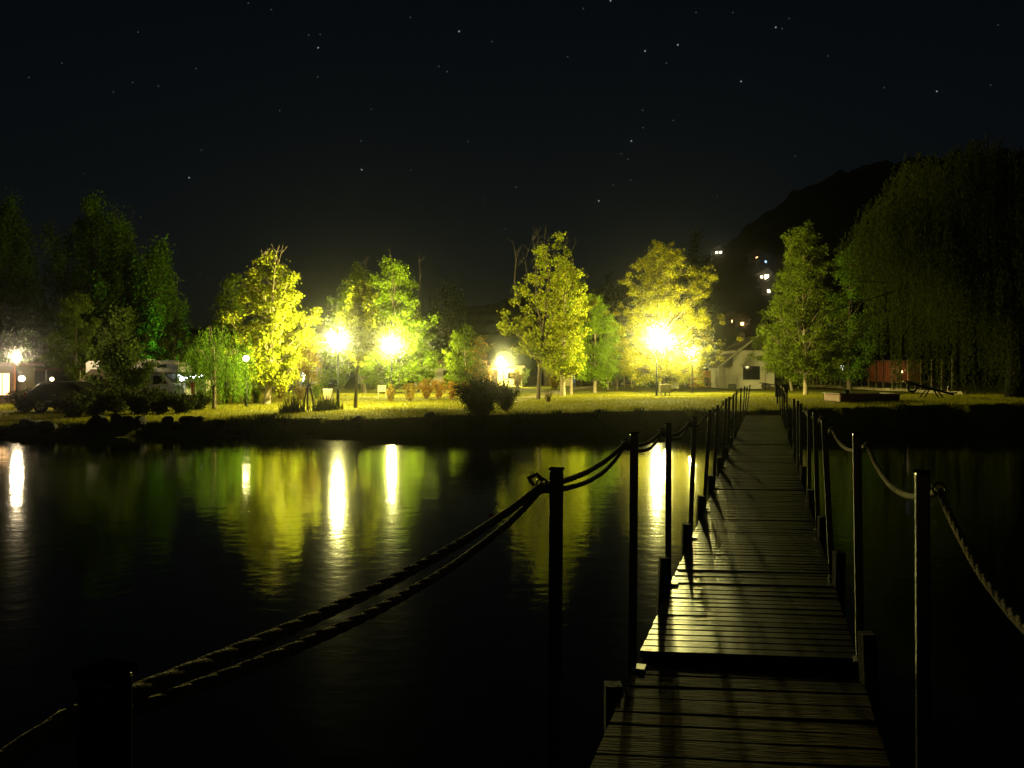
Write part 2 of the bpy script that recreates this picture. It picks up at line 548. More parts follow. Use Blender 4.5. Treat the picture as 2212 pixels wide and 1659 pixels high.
def tree(name, label, base, H, R, prof, leaf, trunk_r, n_clump=110, n_leaf=85, rc=0.45, size=0.15, t0=0.28, lean=(0, 0), bark='bark', flat=0.7,
         twigs=0, rise=0.35, seed=1, group=None, droop=0.0, surf=0.4, fork=0, up=0.35, extra=None, cat='tree'):
    global rng
    rng = np.random.default_rng(seed)
    rnd = random.Random(seed)
    root = thing(name, label, cat, base, group=group)
    ph, am = lobes(seed)

    def axis(t):
        return Vector((lean[0] * t + 0.03 * R * math.sin(5 * t + seed), lean[1] * t + 0.03 * R * math.cos(4 * t + seed), t * H))

    tb = MB()
    n = 10
    tb.tube([axis(-0.02)] + [axis(i / n * 0.93) for i in range(n + 1)], [trunk_r * 1.5] + [max(0.012, trunk_r * (1 - 0.9 * (i / n)) * (1.15 if i == 0 else 1)) for i in range(n + 1)], 9)
    tb.build('trunk', bark, root, True)
    # main limbs reach out to an uneven outline and carry the leaf clumps
    ts = [p[0] for p in prof]; rs = [p[1] for p in prof]
    n_limb = max(9, n_clump // 4)
    for k in range(fork):
        a = rnd.uniform(0, 0.5) + math.pi * k
        p0 = axis(t0 * 0.95); r2 = R * 0.35
        tb2 = [p0] + [Vector((p0.x + r2 * math.cos(a) * q ** .8, p0.y + r2 * math.sin(a) * q ** .8, p0.z + H * 0.45 * q)) for q in (.3, .6, 1.0)]
        MB().tube(tb2, [trunk_r * .7, trunk_r * .5, trunk_r * .35, trunk_r * .12], 7).build('limb', bark, root, True)
    br = MB(); cs = []
    for i in range(n_limb):
        q = (i + rnd.random()) / n_limb
        t = t0 + (1 - t0) * q ** 1.15
        a = i * 2.39996 + rnd.uniform(-.5, .5)
        r = float(np.interp(t, ts, rs))
        lob = 1 + sum(am[k] * math.sin((k + 2) * a + ph[k] + 5 * t * (k - 2)) for k in range(6))
        rad = R * r * lob * rnd.uniform(0.66, 1.18)
        sfr = max(t0 * 0.75, t - rise * (0.35 + 0.65 * rad / R) * 0.8)
        sfr = min(sfr, t - 0.02, 0.92)
        p0 = axis(sfr); ax = axis(t)
        p2 = Vector((ax.x + rad * math.cos(a), ax.y + rad * math.sin(a), ax.z + rnd.uniform(-.02, .02) * H))
        mid = p0.lerp(p2, 0.5) + Vector((rnd.uniform(-.07, .07) * R, rnd.uniform(-.07, .07) * R, -0.02 * H * rnd.uniform(-.6, 1.0)))
        pts_ = [p0, p0.lerp(mid, .5), mid, mid.lerp(p2, .5), p2]
        r0 = max(0.016, trunk_r * 0.45 * (1 - sfr))
        br.tube(pts_, [r0, r0 * 0.8, r0 * 0.55, r0 * .3, 0.006], 5, False)
        per = max(3, int(round((n_clump / n_limb) * (0.45 + 0.75 * rad / R * 1.2))))
        for j in range(per):
            f = surf + (1 - surf) * ((j + rnd.random()) / per)
            q0 = mid.lerp(p2, f * 2 - 1) if f > .5 else p0.lerp(mid, f * 2)
            jit = R * 0.22 * (1.2 - f)
            c_ = q0 + Vector((rnd.gauss(0, jit), rnd.gauss(0, jit), rnd.gauss(0, jit * .7)))
            cs.append((c_.x, c_.y, c_.z, 1.2 - .55 * f))
            if j % 2 == 0:
                br.tube([q0, q0.lerp(c_, .5), c_], [r0 * .25, .01, .005], 3, False)
    for k in range(twigs):
        t = rnd.uniform(0.5, 0.72)
        r = float(np.interp(t, ts, rs)) * R * rnd.uniform(0.05, 0.7)
        a = (k / twigs) * 6.28 + rnd.uniform(-.4, .4)
        p0 = axis(t - .1); ax = axis(t)
        p1 = ax + Vector((r * math.cos(a), r * math.sin(a), H * .04))
        top = H * (0.98 + 0.15 * rnd.random()) - abs(r) * 0.45
        pts_ = [p0, p1]
        for q in (.35, .7, 1.0):
            last = pts_[-1]
            pts_.append(Vector((p1.x * (1 + .12 * q) + rnd.uniform(-.22, .22), p1.y + rnd.uniform(-.2, .2), p1.z + (top - p1.z) * q)))
        br.tube(pts_, [0.035, 0.027, 0.019, 0.012, 0.005], 4, False)
        for j in range(6):
            q = pts_[2 + j % 2].lerp(pts_[3 + j % 2], rnd.uniform(0, 1))
            e = q + Vector((rnd.uniform(-.55, .55), rnd.uniform(-.4, .4), rnd.uniform(.25, .75)))
            br.tube([q, q.lerp(e, .5) + Vector((0, 0, -.05)), e], [0.010, 0.007, 0.003], 3, False)
    br.build('branches', bark if fork else 'bark', root, True)
    cen = np.array([(c[0], c[1], c[2]) for c in cs])
    size *= 0.74; n_leaf = int(n_leaf * 1.65)
    v, q = scatter_leaves(cen, n_leaf, rc * np.array([c[3] for c in cs]), flat, size, up, droop)
    fast_mesh('crown', v, q, leaf, root)
    if extra:
        lf, sel, mult = extra
        c2 = cen[[i for i in range(len(cen)) if sel(cen[i])]]
        if len(c2):
            v, q = scatter_leaves(c2, int(n_leaf * mult), rc, flat, size, up, droop)
            fast_mesh('orange_lit_leaves', v, q, lf, root)['label'] = 'leaves coloured as lit orange on the side of the crown'
    return root


ROUND = [(0.2, 0.35), (0.3, 0.75), (0.42, 0.98), (0.55, 1.0), (0.7, 0.82), (0.85, 0.5), (0.95, 0.22), (1.0, 0.06)]
CONE = [(0.15, 0.5), (0.25, 0.95), (0.35, 1.0), (0.5, 0.82), (0.65, 0.58), (0.8, 0.36), (0.92, 0.25), (1.0, 0.12)]
COLUMN = [(0.05, 0.6), (0.15, 0.9), (0.4, 1.0), (0.65, 0.95), (0.82, 0.75), (0.93, 0.5), (1.0, 0.15)]
SPIRE = [(0.05, 0.7), (0.2, 1.0), (0.45, 0.85), (0.7, 0.55), (0.88, 0.3), (1.0, 0.06)]


def px_m(Y):
    return Y / F


def tall(base, vtop):
    return (CH - (vtop - HY) / F * base.y) - base.z


# poplars on the left, far behind the camp
for (u, Y, vt, wpx, lab, sd, prof) in (
        (18, 88, 438, 62, 'tall dark poplar cut off by the left edge of the picture', 11, COLUMN),
        (205, 92, 424, 96, 'tallest and widest dark poplar, second from the left edge', 12, COLUMN),
        (262, 86, 500, 60, 'dark poplar leaning against the right flank of the tallest one', 13, SPIRE),
        (340, 84, 540, 70, 'lower pointed poplar glowing green at its foot, behind the motorhome', 14, SPIRE)):
    b_ = GY(u, Y)
    tree('poplar_tree', lab, b_, tall(b_, vt), wpx * px_m(Y), prof, 'leaf_poplar', 0.38, 300, 130, 0.95, 0.28, t0=0.06, flat=1.9, rise=0.6,
         seed=sd, group='poplars behind the camp', surf=0.3, up=0.0)

# dim trees between the poplars and the hedge
for (u, Y, vt, wpx, lab, sd, lf) in (
        (165, 62, 628, 62, 'broad dim tree in front of the tallest poplar', 21, 'leaf_green'),
        (98, 82, 655, 45, 'dark tree in the gap between the first two poplars', 22, 'leaf_dark'),
        (262, 45.5, 672, 56, 'dark leafy tree hanging over the motorhome roof', 23, 'leaf_dark'),
        (375, 74, 690, 50, 'dim bushy tree to the right of the pointed poplar', 24, 'leaf_dark')):
    b_ = GY(u, Y)
    tree('broadleaf_tree', lab, b_, tall(b_, vt), wpx * px_m(Y), ROUND, lf, 0.16, 95, 80, 0.55, 0.20, t0=0.2, seed=sd, group='dim trees on the left')

# the trees the lamps light up
b_ = G(577, 873)
tree('maple_tree', 'brightly lit yellow maple with a pale forked trunk left of the first big lamp', b_, tall(b_, 556), 98 * px_m(b_.y), [(0.16, .2), (0.25, .62), (0.4, .95), (0.55, 1.0), (0.7, .85), (0.85, .6), (0.95, .32), (1, .12)],
     'leaf_maple', 0.17, 260, 62, 0.42, 0.17, t0=0.17, bark='bark_pale', twigs=6, seed=31, lean=(0.4, 0), surf=0.3, fork=3)
b_ = GY(505, 58)
tree('broadleaf_tree', 'darker tree behind the left half of the bright yellow maple', b_, tall(b_, 588), 52 * px_m(58), ROUND, 'leaf_green', 0.15, 110, 75, 0.5, 0.17, t0=0.2, seed=32)
b_ = G(766, 881)
tree('slim_tree', 'slim young tree with a dark straight stem just right of the first big lamp', b_, tall(b_, 604), 40 * px_m(b_.y), [(0.4, .2), (0.5, .7), (0.62, 1), (0.75, .9), (0.88, .6), (1, .15)],
     'leaf_maple', 0.085, 80, 60, 0.42, 0.16, t0=0.48, seed=33, twigs=2, lean=(0.35, 0.3))
b_ = GY(785, 68)
tree('broadleaf_tree', 'tall green tree with bare twigs on top behind the slim young tree', b_, tall(b_, 575), 92 * px_m(b_.y), ROUND, 'leaf_green', 0.2, 220, 75, 0.55, 0.18, t0=0.22, seed=34, twigs=9, lean=(-0.4, 0), bark='bark_pale')
b_ = GY(850, 66)
tree('broadleaf_tree', 'wide green tree glowing round the second big lamp', b_, tall(b_, 560), 84 * px_m(66), [(0.1, .6), (0.22, .95), (0.4, 1.0), (0.6, .85), (0.8, .55), (0.93, .35), (1, .15)], 'leaf_fresh', 0.2, 240, 75, 0.6, 0.19, t0=0.14, seed=35, twigs=4)
b_ = GY(905, 72)
tree('broadleaf_tree', 'low leafy tree lit white by a small lamp inside its crown', b_, tall(b_, 690), 46 * px_m(72), ROUND, 'leaf_fresh', 0.12, 70, 70, 0.5, 0.17, t0=0.15, seed=36)
b_ = GY(968, 118)
tree('poplar_tree', 'far brown poplar dim against the sky in the middle', b_, tall(b_, 614), 52 * px_m(118), COLUMN, 'leaf_dark', 0.25, 120, 80, 0.9, 0.26, t0=0.08, flat=1.8, seed=37, up=0)
b_ = G(1005, 843)
tree('round_tree', 'low round tree with leaves coloured as lit orange on its right side', b_, tall(b_, 706), 54 * px_m(b_.y), [(0.06, .7), (0.2, .98), (0.45, 1), (0.7, .85), (0.88, .55), (1, .15)],
     'leaf_green', 0.16, 110, 80, 0.55, 0.19, t0=0.08, seed=38, extra=('leaf_orange_lit', lambda c: c[0] > 0.9, 0.9))  # orange light on the right side is painted as leaf colour
b_ = G(1163, 863)
tree('maple_tree', 'tall thin maple with a leaning dark trunk and bare twigs above its crown', b_, tall(b_, 520), 100 * px_m(b_.y), [(0.26, .15), (0.36, .55), (0.5, .85), (0.62, 1), (0.75, .8), (0.88, .55), (1, .15)],
     'leaf_maple', 0.125, 96, 58, 0.40, 0.17, t0=0.3, seed=41, twigs=9, lean=(0.75, 0), surf=0.35)
b_ = G(1218, 855)
tree('broadleaf_tree', 'yellow green tree with a pale trunk behind the tall thin maple', b_, tall(b_, 560), 74 * px_m(b_.y), ROUND, 'leaf_maple', 0.17, 140, 80, 0.55, 0.18, t0=0.2, seed=42, bark='bark_pale')
b_ = G(1235, 853)
tree('slim_tree', 'slim pale trunk standing close beside the path with a small crown', b_, tall(b_, 640), 40 * px_m(b_.y), ROUND, 'leaf_fresh', 0.10, 55, 70, 0.45, 0.16, t0=0.25, seed=43, bark='bark_pale')
b_ = G(1285, 848)
tree('broadleaf_tree', 'fresh green tree with a short pale trunk in the middle of the lawn', b_, tall(b_, 636), 56 * px_m(b_.y), ROUND, 'leaf_fresh', 0.13, 160, 80, 0.5, 0.17, t0=0.16, seed=44, bark='bark_pale')
for (u, v, vt, w, sd, lab) in ((1313, 842, 700, 26, 45, 'first of the thin young trees left of the right hand big lamp'), (1333, 841, 690, 26, 46, 'second of the thin young trees left of the right hand big lamp'),
                          (1349, 838, 700, 24, 47, 'third of the thin young trees left of the right hand big lamp'), (1365, 836, 705, 24, 48, 'fourth of the thin young trees, nearest the right hand big lamp')):
    b_ = G(u, v)
    tree('young_tree', lab, b_, tall(b_, vt), w * px_m(b_.y), ROUND, 'leaf_fresh', 0.075, 38, 60, 0.5, 0.18, t0=0.24, seed=sd, group='thin young trees in a row', bark='bark_pale')
b_ = G(1432, 846)
tree('maple_tree', 'big round golden tree glowing behind the right hand lamp', b_, tall(b_, 520), 130 * px_m(b_.y), [(0.1, .5), (0.2, .88), (0.33, 1.0), (0.5, .97), (0.65, .82), (0.8, .6), (0.92, .36), (1, .12)],
     'leaf_gold', 0.2, 480, 70, 0.5, 0.17, t0=0.12, seed=57, surf=0.3, lean=(0.2, 0))
b_ = G(1737, 853)
tree('broadleaf_tree', 'tall green tree with a pale trunk in front of the white house', b_, tall(b_, 482), 104 * px_m(b_.y), CONE, 'leaf_mid', 0.16, 340, 75, 0.5, 0.17, t0=0.17, seed=52, bark='bark_pale', surf=0.3)
b_ = G(1709, 844)
tree('broadleaf_tree', 'lower green tree left of the tall one, hiding the house corner', b_, tall(b_, 640), 70 * px_m(b_.y), ROUND, 'leaf_mid', 0.12, 150, 80, 0.5, 0.17, t0=0.18, seed=53, bark='bark_pale', lean=(-1.0, 0))
b_ = GY(1835, 74)
tree('broadleaf_tree', 'dark green tree between the tall green tree and the willow', b_, tall(b_, 525), 68 * px_m(74), CONE, 'leaf_poplar', 0.2, 130, 80, 0.75, 0.2, t0=0.12, seed=54)
b_ = GY(1505, 170)
tree('poplar_tree', 'far black poplar against the sky right of the golden tree', b_, tall(b_, 495), 34 * px_m(170), COLUMN, 'leaf_dark', 0.3, 70, 60, 1.6, 0.5, t0=0.08, flat=1.8, seed=55, up=0)
b_ = GY(1322, 160)
tree('poplar_tree', 'far black poplar behind the gap between the two lit maples', b_, tall(b_, 600), 34 * px_m(160), COLUMN, 'leaf_dark', 0.3, 60, 60, 1.5, 0.5, t0=0.08, flat=1.8, seed=56, up=0)


def willow(label, base, H, R, n_strand, seed, leaf='leaf_willow', trunk_r=0.4, lsize=0.16, zmin=0.25, bark='bark', tcurve=0.0, name='willow_tree', lobe=0.35, trim=False):
    global rng
    rng = np.random.default_rng(seed)
    rnd = random.Random(seed)
    root = thing(name, label, 'tree', base)
    tb = MB()
    tb.tube([(0, 0, -0.3), (0.02, 0, H * .12), (tcurve, 0.1, H * .3), (tcurve * 1.4, 0, H * .5), (tcurve * 1.8, 0, H * .75)], [trunk_r * 1.3, trunk_r, trunk_r * .8, trunk_r * .5, trunk_r * .15], 10)
    tb.build('trunk', bark, root, True)
    br = MB(); cen = []; tips = []
    ph, am = lobes(seed)
    per_b = 60 if trim else 14
    nb = max(8, n_strand // per_b)
    for i in range(nb):
        a = i * 2.39996 + rnd.uniform(-.3, .3) if trim else rnd.uniform(0, 2 * math.pi)
        lob = 1 + 2 * sum(am[k] * math.sin((k + 2) * a + ph[k]) for k in range(6)) * lobe
        rr = R * lob * math.sqrt(rnd.uniform(0.03, 1.0)) * (0.9 if trim else 1.0)
        topz = H * (0.42 + 0.58 * math.sqrt(max(0, 1 - (rr / (R * 1.2)) ** 2))) * (rnd.uniform(0.55, 1.0) if trim else rnd.uniform(.75, 1.0))
        p0 = Vector((tcurve, 0, H * rnd.uniform(.22, .5)))
        p2 = Vector((rr * math.cos(a), rr * math.sin(a), topz))
        mid = p0.lerp(p2, 0.5) + Vector((0, 0, H * 0.06))
        outd = Vector((math.cos(a), math.sin(a), 0))
        p3 = p2 + outd * (1.3 if trim else 0.3) - Vector((0, 0, .9 if trim else .1))
        br.tube([p0, mid, p2, p3], [trunk_r * .16, trunk_r * .09, 0.02, 0.006], 5, False)
        for j in range(per_b):
            t = rnd.random()
            q = mid.lerp(p2, t * 2) if t < .5 else p2.lerp(p3, t * 2 - 1)
            w_ = .42
            q = q + Vector((rnd.gauss(0, w_), rnd.gauss(0, w_), -abs(rnd.gauss(0, .22))))
            L = H * rnd.uniform(.07, .22 + .16 * rnd.random()) if trim else H * rnd.uniform(.18, .5)
            if trim and q.z < H * .5 and q.x > -2.7:
                L *= 1.7
            L = min(L, q.z - zmin * H * rnd.uniform(0.15, 1.0))
            if trim and q.x < -2.7:
                L = min(L, q.z - H * (rnd.uniform(.36, .5) if q.x < -4.4 else rnd.uniform(.10, .30)))
            if L < 0.3:
                continue
            m_ = int(L / (lsize * 0.33))
            zz = np.linspace(0, L, m_)
            sway = rnd.uniform(-.12, .12)
            out = outd * rnd.uniform(.1, .45)
            k_ = 1 - np.exp(-zz * 1.6)
            c = np.stack([q.x + out.x * k_ + sway * zz * .3, q.y + out.y * k_, q.z - zz], 1)
            c += rng.normal(size=c.shape) * 0.05
            cen.append(c)
    br.build('branches', bark, root, True)
    c = np.concatenate(cen)
    d = rng.normal(size=c.shape) * 0.35; d[:, 2] -= 1.0
    d = unit(d)
    n_ = unit(np.cross(d, rng.normal(size=c.shape)))
    ln = lsize * (0.7 + 0.6 * rng.random(len(c)))
    v, q = leaf_quads(c, n_, d, ln, ln * 0.26)
    fast_mesh('crown', v, q, leaf, root)
    return root


b_ = GY(2195, 40)
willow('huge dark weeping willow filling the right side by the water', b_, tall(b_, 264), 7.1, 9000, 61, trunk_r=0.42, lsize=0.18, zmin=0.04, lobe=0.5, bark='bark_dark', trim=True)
b_ = G(462, 884)
willow('small weeping willow with a thin twin stem beside the hedge on the left', b_, tall(b_, 690), 58 * px_m(b_.y), 260, 62, 'leaf_poplar', 0.09, 0.13, 0.15, name='small_willow')


def bush(name, label, base, H, W, leaf, n=700, size=0.09, seed=1, stems=16, group=None, spread=0.8, bark='bark'):
    global rng
    rng = np.random.default_rng(seed)
    rnd = random.Random(seed)
    root = thing(name, label, 'bush', base, group=group)
    st = MB(); cen = []
    for i in range(stems):
        a = rnd.uniform(0, 6.28); r = W * 0.5 * math.sqrt(rnd.random())
        h = H * rnd.uniform(0.7, 1.05) * (1 - 0.3 * (r / (W * .5)) ** 2)
        p0 = Vector((0.12 * r * math.cos(a), 0.12 * r * math.sin(a), -0.05))
        p2 = Vector((r * math.cos(a), r * math.sin(a), h))
        p1 = Vector((r * .5 * spread * math.cos(a), r * .5 * spread * math.sin(a), h * .5))
        st.tube([p0, p1, p2], [0.016, 0.011, 0.004], 4, False)
        for k in range(max(1, n // stems)):
            t = rnd.uniform(0.18, 1.0)
            q = p0.lerp(p1, t * 2) if t < .5 else p1.lerp(p2, t * 2 - 1)
            cen.append((q.x + rnd.gauss(0, .07 * W), q.y + rnd.gauss(0, .07 * W), q.z + rnd.gauss(0, .04 * H)))
    st.build('stems', bark, root)
    c = np.array(cen)
    v, q = scatter_leaves(c, 2, 0.08, 1.0, size, 0.1)
    fast_mesh('foliage', v, q, leaf, root)
    return root


# hedge of dark bushes on the left, in front of the car and the motorhome
for i, (u, v, vt, w, lab) in enumerate((
        (55, 889, 838, 55, 'dark round bush beside the tail of the parked car'),
        (158, 903, 846, 60, 'dark bush hiding the front half of the parked car'),
        (205, 897, 832, 58, 'second dark hedge bush, right of the one at the car'),
        (252, 893, 830, 56, 'third dark hedge bush, left of the motorhome cab'),
        (300, 895, 832, 58, 'fourth dark hedge bush, under the red awning'),
        (345, 893, 836, 54, 'fifth dark hedge bush, below the motorhome door'),
        (392, 893, 850, 46, 'sixth dark hedge bush, below the motorhome bonnet'),
        (425, 887, 848, 36, 'last small dark hedge bush next to the little willow'))):
    b_ = G(u, v)
    bush('hedge_bush', lab, b_, tall(b_, vt), w * 1.35 * px_m(b_.y), 'leaf_shrub', 2600, 0.085, 70 + i, 30, 'hedge bushes on the left')

b_ = G(1036, 897)
bush('big_bush', 'biggest dark bush on the bank in the middle of the picture', b_, tall(b_, 812), 118 * px_m(b_.y), 'leaf_shrub', 6800, 0.06, 81, 140, spread=1.1)
b_ = G(1092, 888)
bush('big_bush', 'thinner brown bush leaning on the right of the biggest dark bush', b_, tall(b_, 818), 70 * px_m(b_.y), 'leaf_shrub', 2400, 0.055, 82, 80)
b_ = G(1185, 869)
bush('small_bush', 'almost bare little bush at the foot of the leaning maple', b_, tall(b_, 832), 40 * px_m(b_.y), 'leaf_rust', 60, 0.06, 83, 22)
for i, (u, v, vt, w, lf, lab) in enumerate((
        (843, 868, 828, 24, 'leaf_rust', 'rust brown shrub just right of the pale notice board'),
        (884, 868, 824, 36, 'leaf_rust', 'second rust brown shrub right of the pale notice board'),
        (921, 862, 815, 40, 'leaf_orange_lit', 'shrub coloured as lit orange at the left end of the lit row'),  # orange light on this row is in the leaf colour
        (948, 862, 815, 34, 'leaf_orange_lit', 'shrub coloured as lit orange in the middle of the lit row'),
        (978, 864, 818, 38, 'leaf_orange_lit', 'shrub coloured as lit orange at the right end of the lit row'),
        (1008, 862, 818, 26, 'leaf_rust', 'brown shrub half hidden by the biggest dark bush'),
        (650, 864, 826, 30, 'leaf_rust', 'rust shrub between the maple trunk and the staked sapling'),
        (684, 862, 824, 26, 'leaf_green', 'green shrub behind the staked sapling'),
        (606, 862, 826, 24, 'leaf_rust', 'rust shrub close behind the maple trunk'),
        (508, 870, 834, 18, 'leaf_green', 'first small clipped shrub left of the maple'),
        (531, 870, 836, 16, 'leaf_green', 'second small clipped shrub left of the maple'),
        (553, 871, 838, 16, 'leaf_green', 'third small clipped shrub, next to the maple'),
        (488, 872, 836, 18, 'leaf_green', 'small clipped shrub nearest the little willow'))):
    b_ = G(u, v)
    bush('park_shrub', lab, b_, tall(b_, vt), w * px_m(b_.y), lf, 420, 0.10, 90 + i, 14, 'shrubs on the lawn')
for i, (u, Y, vt, w, lf, lab) in enumerate((
        (700, 78, 790, 44, 'leaf_fresh', 'leafy shrub behind the first big lamp pole'),
        (740, 84, 775, 50, 'leaf_fresh', 'tall leafy shrub between the lamp pole and the slim young tree'),
        (810, 82, 790, 46, 'leaf_fresh', 'leafy shrub right of the pale trunk'),
        (655, 88, 800, 40, 'leaf_green', 'dark shrub in front of the bluish caravan'),
        (1130, 96, 790, 46, 'leaf_green', 'grey green shrub right of the lit hut lamp'),
        (1196, 78, 808, 30, 'leaf_rust', 'round dark shrub left of the cream cottage'),
        (1052, 90, 778, 34, 'leaf_orange_lit', 'shrub coloured as lit orange at the left corner of the lit hut'),  # its orange light is painted into the leaves
        (1118, 89, 792, 36, 'leaf_rust', 'brown shrub at the right corner of the lit hut'),
        (1860, 84, 800, 56, 'leaf_poplar', 'dark shrub behind the wooden fence posts'),
        (1795, 98, 805, 40, 'leaf_poplar', 'low dark shrub behind the left fence posts'))):
    b_ = GY(u, Y)
    bush('camp_shrub', lab, b_, tall(b_, vt), w * px_m(Y), lf, 620, 0.16, 110 + i, 16, 'shrubs among the camp pitches')

# ------------------------------------------------------------------ grass
rng = np.random.default_rng(5)


def blades(name, X, Y, h, w, material, lean=0.5, stuff=True):
    n = len(X)
    Z = ground(X, Y)
    a = rng.uniform(0, 6.28, n)
    hh = h * rng.uniform(0.5, 1.3, n)
    v = np.empty((n, 3, 3))
    dx = np.cos(a) * w; dy = np.sin(a) * w
    v[:, 0] = np.stack([X - dx, Y - dy, Z - 0.01], 1)
    v[:, 1] = np.stack([X + dx, Y + dy, Z - 0.01], 1)
    v[:, 2] = np.stack([X + rng.normal(0, lean, n) * hh, Y + rng.normal(0, lean, n) * hh, Z + hh], 1)
    o = fast_mesh(name, v.reshape(-1, 3), np.arange(3 * n).reshape(-1, 3), material, None, 3)
    if stuff:
        o['kind'] = 'stuff'
    return o


N = 150000
Yr = 30 + 34 * rng.random(N) ** 1.4
Xr = (rng.random(N) * 2400 - 90 - CX) / F * Yr
keep = (Yr - water_edge(Xr)) > 2.3
blades('lawn_grass', Xr[keep], Yr[keep], 0.085, 0.013, 'blade')
N = 22000
Xr = rng.uniform(-24, 27, N)
Yr = water_edge(Xr) + 1.9 + np.abs(rng.normal(0, .5, N))
patch = np.sin(Xr * 1.9) + np.sin(Xr * 0.77 + 2) + np.sin(Xr * 4.1) > 0.2
blades('bank_grass', Xr[patch], Yr[patch], 0.16, 0.014, 'leaf_shrub', 0.4)

for i, (u, v, h, w, lab) in enumerate((
        (617, 893, 0.45, 0.45, 'low tuft of tall grass left of the staked sapling'), (638, 892, 0.75, 0.7, 'tall spiky grass tuft left of the staked sapling'),
        (690, 889, 0.5, 0.55, 'grass tuft right of the staked sapling'), (706, 886, 0.75, 0.6, 'tall grass tuft in front of the brown bin'),
        (726, 885, 0.5, 0.6, 'grass tuft at the foot of the first big lamp'))):
    b_ = G(u, v)
    n = 130
    root_x = b_.x + rng.normal(0, w * .3, n); root_y = b_.y + rng.normal(0, w * .25, n)
    o = blades('grass_tuft', root_x, root_y, h, 0.022, 'leaf_shrub', 0.22, False)
    o.data.transform(Matrix.Translation(-b_)); o.location = b_
    tag(o, lab, 'grass tuft', 'grass tufts by the staked sapling')

# rocks along the water on the left and middle
rr = random.Random(3)


def rock_mesh(c, s, sd):
    r = np.random.default_rng(sd)
    b2 = MB().sphere((0, 0, 0), 1, 9, 6)
    v = np.array(b2.v)
    dirs = r.normal(size=(5, 3)); dirs /= np.linalg.norm(dirs, axis=1, keepdims=True)
    for d in dirs:
        k = np.clip(v @ d - 0.55, 0, None)
        v -= np.outer(k, d) * 0.85
    v *= np.array(s)
    b2.v = [tuple(x) for x in v]
    return b2


ROCKS = [(u, rr.uniform(0.0, 1.0)) for u in list(range(-10, 560, 22)) + [585, 640, 770, 930, 1120, 1290]]
for i, (u, k) in enumerate(ROCKS):
    Y = 30.4
    X = (u + rr.uniform(-9, 9) - CX) / F * Y
    Y = float(water_edge(X)) + 2.0 + 0.6 * k
    X = (u - CX) / F * Y
    s = rr.uniform(0.16, 0.36)
    o = rock_mesh(None, (s * rr.uniform(.9, 1.4), s, s * rr.uniform(.6, .95)), i).build('shore_rock', 'rock')
    o.location = (X, Y, float(ground(X, Y)) + s * 0.15)
    o.rotation_euler = (0, 0, rr.uniform(0, 6))
    ORD = ['first', 'second', 'third', 'fourth', 'fifth', 'sixth', 'seventh', 'eighth', 'ninth', 'tenth', 'eleventh', 'twelfth', 'thirteenth', 'fourteenth', 'fifteenth',
           'sixteenth', 'seventeenth', 'eighteenth', 'nineteenth', 'twentieth', 'twenty first', 'twenty second', 'twenty third', 'twenty fourth', 'twenty fifth', 'twenty sixth', 'twenty seventh']
    SPOT = {640: 'below the staked sapling', 770: 'below the slim young tree', 930: 'below the orange lit shrubs', 1120: 'right of the biggest dark bush', 1290: 'below the fresh green tree'}
    tag(o, ORD[i] + ' dark boulder from the left edge in the row along the shore' if u < 600 else 'single dark stone on the bank, ' + SPOT[u], 'rock', 'rocks along the shore')

# ------------------------------------------------------------------ floating footbridge
TH = math.radians(17.06)
SL = math.tan(TH)


def edge(Y, side):
    return (-0.747 if side < 0 else 0.522) + SL * Y


def deck_z(Y):
    return -0.022 if Y < 4.95 else 0.0045 * (Y - 5)


bridge = thing('floating_footbridge', 'long narrow wooden footbridge with rope rails running across the dark lake', 'bridge', (-0.11, 0, 0))
BO = Vector((-0.11, 0, 0))
SK = math.radians(6.0)
BREAKS = [4.97 + 3.47 * k for k in range(9)]
rp = random.Random(4)


def plank_obj(Y, w, thick, material, dz, meshes={}):
    key = (round(w, 2), material, rp.randrange(3))
    L = 1.276
    if key not in meshes:
        b2 = MB()
        ww, hh = key[0], thick
        j = [rp.uniform(-.004, .004) for _ in range(4)]
        c = 0.006
        prof = [(-ww / 2 + c, hh / 2), (ww / 2 - c, hh / 2), (ww / 2, hh / 2 - c), (ww / 2, -hh / 2), (-ww / 2, -hh / 2), (-ww / 2, hh / 2 - c)]
        for x in (-L / 2 + j[0], L / 2 + j[1]):
            for a, z in prof:
                b2.v.append((x + a * math.tan(TH - SK), a, z + (j[2] if x < 0 else j[3]) * .4))
        n = 6
        b2.f.append(tuple(range(n))); b2.f.append(tuple(n + i for i in reversed(range(n))))
        for i in range(n):
            b2.f.append((i, n + i, n + (i + 1) % n, (i + 1) % n))
        o = b2.build('plank', material, bridge)
        meshes[key] = o.data
    else:
        o = bpy.data.objects.new('plank', meshes[key]); COL.objects.link(o); o.parent = bridge
    xm = (edge(Y, -1) + edge(Y, 1)) / 2
    o.location = Vector((xm + rp.uniform(-.004, .004), Y, deck_z(Y) - thick / 2 + dz)) - BO
    o.rotation_euler = (rp.gauss(0, .0035), rp.gauss(0, .002), -SK + rp.gauss(0, .003))
    return o


Y = 0.6
while Y < 4.83:
    w = rp.choice((0.14, 0.16, 0.18))
    plank_obj(Y + w / 2, w, 0.045, 'old_plank', rp.uniform(-.002, .002))
    Y += w + rp.uniform(.003, .009)
for k in range(len(BREAKS) - 1):
    Y = BREAKS[k] + 0.015
    off = rp.uniform(-.018, .018) if k else 0.0
    while Y < BREAKS[k + 1] - 0.10:
        w = rp.choice((0.09, 0.10, 0.11))
        plank_obj(Y + w / 2, w, 0.035, 'plank', off + rp.uniform(-.0015, .0015))
        Y += w + rp.uniform(.004, .010)
